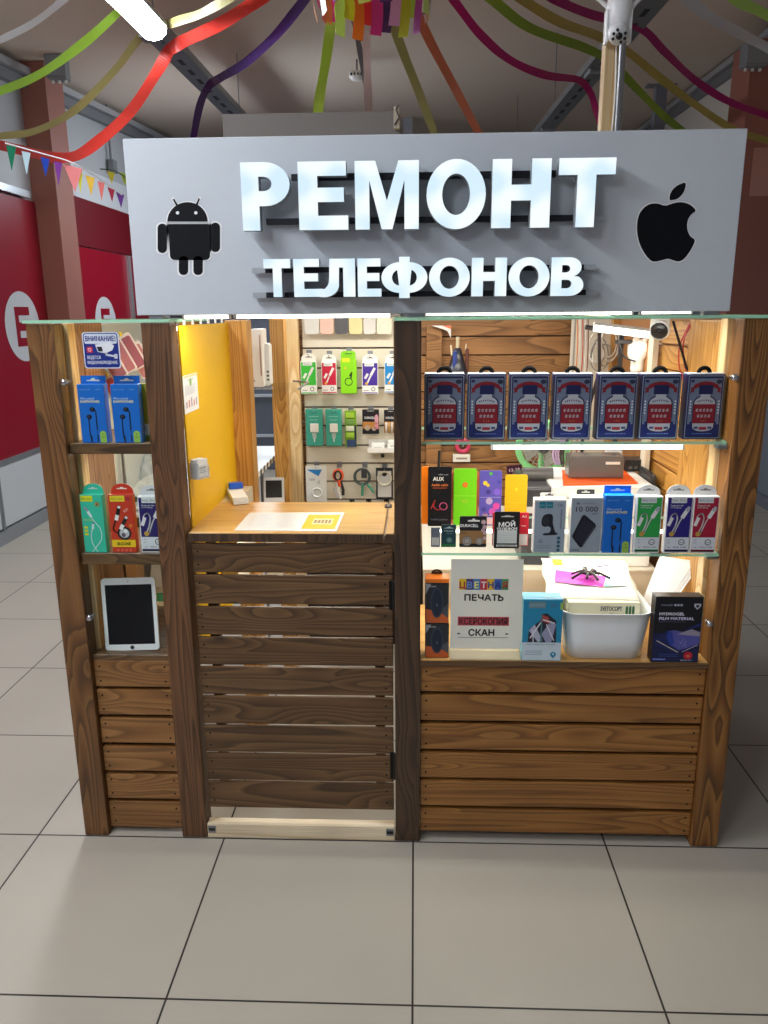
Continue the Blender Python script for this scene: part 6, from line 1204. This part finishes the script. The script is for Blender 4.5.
# dome camera under the glass top
c = at(660, 330, .36); t = thing('dome_camera', 'white dome camera with a black lens face under the glass top', 'camera', tuple(c)); r = .0225*1.25
h = MB().lathe([(0, .034)]+[(r*1.08*math.sin(a), r*1.25*math.cos(a)) for a in [.35+i*.2 for i in range(8)]]+[(r*.95, -.008)], C(234, 232, 228), (0, 0, 0), 22).build('camera_head', t, (0, 0, 0), (-(PI/2-.3), .0, -.55)); MB().lathe([(0, -.0125), (r*.8, -.0115), (r*.88, -.008), (r*.7, 0)], C(38, 36, 36), (0, 0, 0), 20).lathe([(0, -.017), (r*.3, -.016), (r*.34, -.011)], C(12, 12, 14), (0, 0, 0), 14).build('lens_face', h)
MB().box(-.02, .03, -.002, .028, .014, ZT_-c.z-.0, C(230, 226, 218), .006).build('mount', t)
# hanging black and red wires
def wires(label, pts, Y, c, r=.0024):
    P = [at(x, y, Y) for x, y in pts]; o = P[0]; return tag(MB().tube([tuple(q-o) for q in spline([tuple(p) for p in P], 6)], r, C(*c), 6).build('cable', None, tuple(o)), label, 'cable', 'wires hanging at the right inside wall')
wires('black wire hanging slanted beside the dome camera', [(673, 321), (680, 345), (686, 366), (690, 380), (692, 440)], .38, (22, 20, 22), .004); wires('red wire looping beside the slanted black one', [(693, 321), (684, 340), (684, 362), (689, 385), (690, 440)], .39, (170, 40, 44)); wires('second red wire close to the inner right wall', [(690, 323), (680, 345), (679, 365), (684, 385), (688, 440)], .40, (190, 60, 50))
# ---- bench: printer, mat, power supply, router, fan
PX0, PX1 = at(553, 500, .50).x, at(655, 500, .50).x; zt = at(600, 487, .50).z
t = thing('printer', 'large white printer behind the glass shelf', 'printer', ((PX0+PX1)/2, .50, .7455)); w = PX1-PX0; h = zt-.7455; pm = C(232, 230, 224)
MB().box(-w/2, w/2, 0, .36, 0, h*.86, pm, .012).build('body', t); MB().box(-w/2-.004, w/2+.004, -.006, .365, h*.865, h, C(238, 236, 230), .012).build('lid', t); MB().box(-w*.36, w*.36, -.004, .004, h*.16, h*.5, C(196, 194, 190), .003).build('paper_tray', t); MB().box(-w/2-.10, -w/2-.001, .02, .34, 0, h*.98, C(58, 58, 62), .01).build('side_cover', t); MB().box(-w/2-.102, -w/2, .014, .35, h*.66, h*.74, C(206, 206, 204), .004).build('trim_band', t); mb = MB()
for k in range(4): mb.box(-w*.02, w*.012, -.0065, -.004, h*(.58+.06*k), h*(.6+.06*k), C(90, 96, 170))
mb.build('buttons', t)
zp = .7455+h
q = [atz(562, 471, zp), atz(624, 471, zp), atz(638, 484, zp), atz(563, 486, zp)]; o = sum(q, Vector())/4
t = thing('repair_mat', 'orange silicone mat lying on the white printer', 'mat', (o.x, o.y, zp+.0005)); MB().add([tuple(p-o) for p in q]+[tuple(p-o+Vector((0, 0, .004))) for p in q], [[7, 6, 5, 4], [0, 1, 2, 3], [0, 4, 5, 1], [1, 5, 6, 2], [2, 6, 7, 3], [3, 7, 4, 0]], C(244, 96, 20)).build('sheet', t)
c = (at(569, 470, .62), at(624, 470, .62)); w = c[1].x-c[0].x; zz = zp+.0055; h = at(596, 456, .62).z-zz
t = thing('power_bank_case', 'grey metal case standing on the orange mat', 'case', ((c[0].x+c[1].x)/2, .66, zz)); MB().box(-w/2, w/2, -.04, .04, 0, max(h, .05), mat((120, 116, 114), .25, .5), .005).build('case', t); MB().box(w*.16, w*.42, -.042, -.039, h*.62, h*.74, C(226, 222, 214)).build('label', t)
c = at(638, 470, .78); t = thing('media_box', 'small black box with ports to the right of the grey case', 'device', (c.x, .80, zp+.001)); MB().box(-.055, .055, -.04, .04, 0, .045, C(44, 42, 42), .004).build('shell', t); mb = MB()
for k in range(4): mb.rect(-.04+k*.02, -.028+k*.02, .01, .02, -.0404, C(110, 106, 100))
mb.build('ports', t); MB().tube([(.05, -.03, .02), (.07, -.03, .05), (.06, -.02, .09)], .004, WHITE, 6).build('cable', t)
t = thing('blue_tool', 'small blue plastic tool lying on the bench clutter behind the case', 'tool', (at(612, 452, .82).x, .8, zp+.001)); MB().box(-.03, .03, -.02, .02, 0, .075, C(206, 206, 204), .006).build('holder', t); MB().tube([(-.035, 0, .09), (.03, 0, .08)], [.01, .006], C(50, 60, 170), 8).build('handle', t)
c = at(672, 475, .62); t = thing('black_case', 'black rounded case by the inner right wall above the red cable box', 'case', ((PX1+.008+.85)/2, .66, .7455)); cw = (.85-PX1-.008)/2; MB().box(-cw, cw, -.08, .10, 0, at(672, 474, .6).z-.7455, C(46, 46, 48), .015).build('shell', t); MB().box(-cw+.006, cw-.006, -.083, -.08, .12, at(672, 474, .6).z-.80, C(70, 70, 72), .004).build('front_plate', t)
# fan with green ring
c = at(543, 447, 1.0); t = thing('desk_fan', 'desk fan with a pale green ring and wire guard', 'fan', (c.x, 1.0, c.z)); G = C(150, 236, 160); R_ = .098
MB().tube([(R_*math.cos(a), 0, R_*math.sin(a)) for a in [i*2*PI/40 for i in range(40)]], .014, G, 10, True).build('ring', t); mb = MB()
for k in range(26): a = k*2*PI/26; mb.tube([(.022*math.cos(a), -.026, .022*math.sin(a)), (.06*math.cos(a+.2), -.024, .06*math.sin(a+.2)), (R_*math.cos(a+.35), -.004, R_*math.sin(a+.35))], .0016, C(180, 176, 170), 5)
for r in (.045, .07): mb.tube([(r*math.cos(a), -.024, r*math.sin(a)) for a in [i*2*PI/32 for i in range(32)]], .0016, C(180, 176, 170), 5, True)
mb.build('guard', t); MB().lathe([(0, .034), (.02, .032), (.024, .024), (.024, -.03), (0, -.04)], C(90, 90, 92), (0, 0, 0), 18, 'y').build('hub', t); mb = MB()
for k in range(4):
    a = k*PI/2+.4; P = [(.02*math.cos(a), .0, .02*math.sin(a)), (.085*math.cos(a-.3), -.01, .085*math.sin(a-.3)), (.085*math.cos(a+.4), .012, .085*math.sin(a+.4)), (.02*math.cos(a+.8), .006, .02*math.sin(a+.8))]; mb.add(P, [[0, 1, 2, 3]], C(200, 200, 196)); mb.add([(x, y+.002, z) for x, y, z in P], [[3, 2, 1, 0]], C(200, 200, 196))
mb.build('blade', t); MB().cyl((0, .03, 0), (0, .03, .7455-c.z+.02), .012, G, 10).lathe([(0, 0), (.07, 0), (.06, .018), (0, .022)], G, (0, .03, .7455-c.z), 20).build('stand', t)
c = at(563, 468, .85); t = thing('lilac_cables', 'lilac cable bundle standing beside the fan', 'cable', (c.x, .9, zp+.0)); mb = MB()
for k in range(5): mb.tube([tuple(q) for q in spline([(-.02+k*.008, 0, -.0), (-.03+k*.01, .01, .05), (0+k*.006, 0, .10), (.02+k*.004, -.01, .15)], 5)], .004, C(196, 170, 206) if k < 3 else C(70, 66, 64), 6)
mb.build('cables', t)
t = thing('dark_roll', 'dark cushioned roll between the mustard pack and the printer', 'roll', (at(540, 470, .60).x, .66, at(540, 478, .6).z)); MB().tube([(-.055, 0, 0), (.055, 0, 0)], .026, C(90, 88, 86), 14).build('roll', t); MB().box(-.05, .05, -.02, .02, .7455-t.location.z, -.02, C(60, 60, 62)).build('support', t)
c = at(515, 468, .9); t = thing('number_tag', 'dark purple tag with pale digits by the fan', 'tag', (c.x, .9, at(515, 474, .9).z), (0, -.12, 0)); MB().box(-.03, .03, -.004, .004, 0, .036, C(66, 26, 50), .001).text('13-38', 0, .012, -.0046, .017, C(220, 190, 200), width=.04, bold=.02).build('plate', t); MB().box(-.004, .004, -.002, .002, .7455-t.location.z, .002, STEEL).build('stalk', t)
c = at(463, 446, 1.44); t = thing('tape_holder', 'pink tape roll with white card hanging on the board wall below the tins', 'tape', (c.x, 1.455, c.z)); MB().lathe([(.02, -.012), (.036, -.012), (.036, .012), (.02, .012), (.02, -.012)], C(206, 60, 100), (0, 0, 0), 20, 'y').build('roll', t); MB().box(-.045, .035, -.016, .016, -.075, -.04, C(230, 226, 216), .002).rect(-.03, .02, -.062, -.054, -.0164, C(150, 140, 130)).build('card', t); MB().cyl((0, -.014, .0), (0, .035, .0), .005, STEEL, 8).build('peg', t)
# ---- things behind the left showcase
rail_ = thing('case_rail', 'grey rail with hooks behind the left showcase', 'rail', (-.93, .52, 1.52)); MB().box(-.09, .27, -.006, .006, 0, .012, STEEL).build('bar', rail_)
for s in (-.088, .268): MB().box(s-.004, s+.004, -.004, .006, -.9+.0, .0, STEEL).build('upright', rail_)
for i, (px, py, c) in enumerate(((112, 362, (150, 92, 100)), (121, 356, (166, 104, 112)), (131, 352, (150, 84, 96)), (141, 360, (176, 116, 120)), (117, 392, (206, 90, 100)))):
    q = at(px, py, .44+.012*i); t = thing('packed_phone_case', ['pinkish phone case in a clear pack, lowest on the rail', 'rosy phone case in a clear pack behind the warning sticker', 'mauve phone case in a clear pack, middle of the rail', 'pale pink phone case in a clear pack beside the door-side post', 'bright pink phone case low between the two earphone boxes'][i], 'phone case', (q.x, q.y, q.z), (0, -.48, 0), 'packed phone cases behind the left showcase')
    w, h = .056, .12; MB().prism(rrect(-w/2, w/2, -h/2, h/2, .009, 4), 0, .005, film_mat((238, 226, 222), .75)).prism(rrect(-w*.42, w*.42, -h*.46, h*.42, .007, 4), -.0015, -.0004, C(*c)).build('case', t); MB().tube([(0, .002, h*.48), (-.0, .002, h*.60)], .004, C(230, 200, 30), 8).build('yellow_hook', t)
for i, (x, y, z, w, d_, c, rx, ry, rz) in enumerate(((-.90, .60, .955, .20, .2, (214, 222, 226), .0, .0, .2), (-.93, .70, .985, .22, .2, (226, 232, 234), .25, .1, -.3), (-.84, .66, 1.02, .2, .18, (204, 216, 222), .5, -.1, .4), (-.95, .80, 1.06, .2, .2, (196, 208, 216), .8, .1, .1), (-.86, .82, 1.08, .2, .2, (222, 226, 222), .9, .25, -.2))):
    t = thing('clear_bag', ['crumpled clear plastic bag just behind the turquoise cable box', 'clear plastic bag lying on top of the first crumpled one', 'clear bag next to the door-side post behind the cable boxes', 'bluish clear bag standing furthest back in the left showcase', 'whitish clear bag at the top of the heap behind the cable boxes'][i], 'bag', (x, y, z), (rx, ry, rz)); mb = MB(); crumple(mb, w, d_, .028, film_mat(c, .85), seed=10+i, thick=.014); mb.build('bag', t)
t = thing('bag_shelf', 'grey-white shelf board carrying clear bags behind the left showcase', 'shelf', (-.86, .46, .93)); MB().box(-.17, .165, 0, .45, 0, .015, C(206, 210, 212), .002).build('board', t)
for s in (-.165, .16): MB().box(s-.004, s+.004, 0, .45, -.30, 0, C(190, 190, 188)).build('side', t)
for i, (px0, px1, yt, c, lb) in enumerate(((108, 139, 563, (196, 150, 92), 'brown cardboard box behind the tablet'), (150, 166, 612, (36, 140, 90), 'green and white carton behind the tablet by the door-side post'))):
    cx, w, zz, h = extent(px0, px1, yt, 640, .46, .622); t = thing('storage_carton', lb, 'box', (cx, .50, .6225)); mb = MB().box(-w/2, w/2, -.04, .04, 0, h, C(*c), .002)
    if i == 0: mb.stroke([tuple(q[:2]) for q in spline([(-w*.1, h*.86, 0), (0, h*.95, 0), (w*.06, h*.85, 0), (w*.12, h*.94, 0)], 5)], .002, -.0404, C(90, 64, 40))
    else: mb.rect(-w/2, w/2, h*.55, h*.72, -.0404, C(232, 226, 206))
    mb.build('carton', t)
t = thing('white_papers', 'white folded papers standing behind the right edge of the tablet', 'paper', (at(160, 595, .56).x, .60, .6225), (0, .15, .1)); mb = MB()
for k in range(4): mb.box(-.05+.006*k, .05+.006*k, k*.008, k*.008+.003, 0, .23-.012*k, PAPER)
mb.build('sheets', t); MB().box(-.04, .0, -.004, -.001, .20, .26, C(110, 54, 40), .003).build('brown_label', t)
# ================================================================== LIGHT AND RENDER
w = bpy.data.worlds.new('world'); S.world = w; w.use_nodes = True; nt = w.node_tree; bg = nt.nodes['Background']
tc = nt.nodes.new('ShaderNodeTexCoord'); sx = nt.nodes.new('ShaderNodeSeparateXYZ'); rp = nt.nodes.new('ShaderNodeValToRGB'); mr = nt.nodes.new('ShaderNodeMapRange'); mr.inputs['From Min'].default_value = -1
nt.links.new(tc.outputs['Generated'], sx.inputs[0]); nt.links.new(sx.outputs['Z'], mr.inputs['Value']); nt.links.new(mr.outputs[0], rp.inputs['Fac'])
rp.color_ramp.elements[0].color = rgb((120, 116, 110)); rp.color_ramp.elements[1].color = rgb((214, 226, 240)); nt.links.new(rp.outputs['Color'], bg.inputs['Color']); bg.inputs['Strength'].default_value = WORLD
S.view_settings.view_transform = 'Standard'; S.view_settings.look = 'None'; S.view_settings.gamma = 1; S.view_settings.use_curve_mapping = False; S.view_settings.exposure = EXPO
S.cycles.use_denoising = True; S.cycles.max_bounces = 8; S.cycles.transparent_max_bounces = 24; S.cycles.diffuse_bounces = 4; S.cycles.sample_clamp_indirect = 6
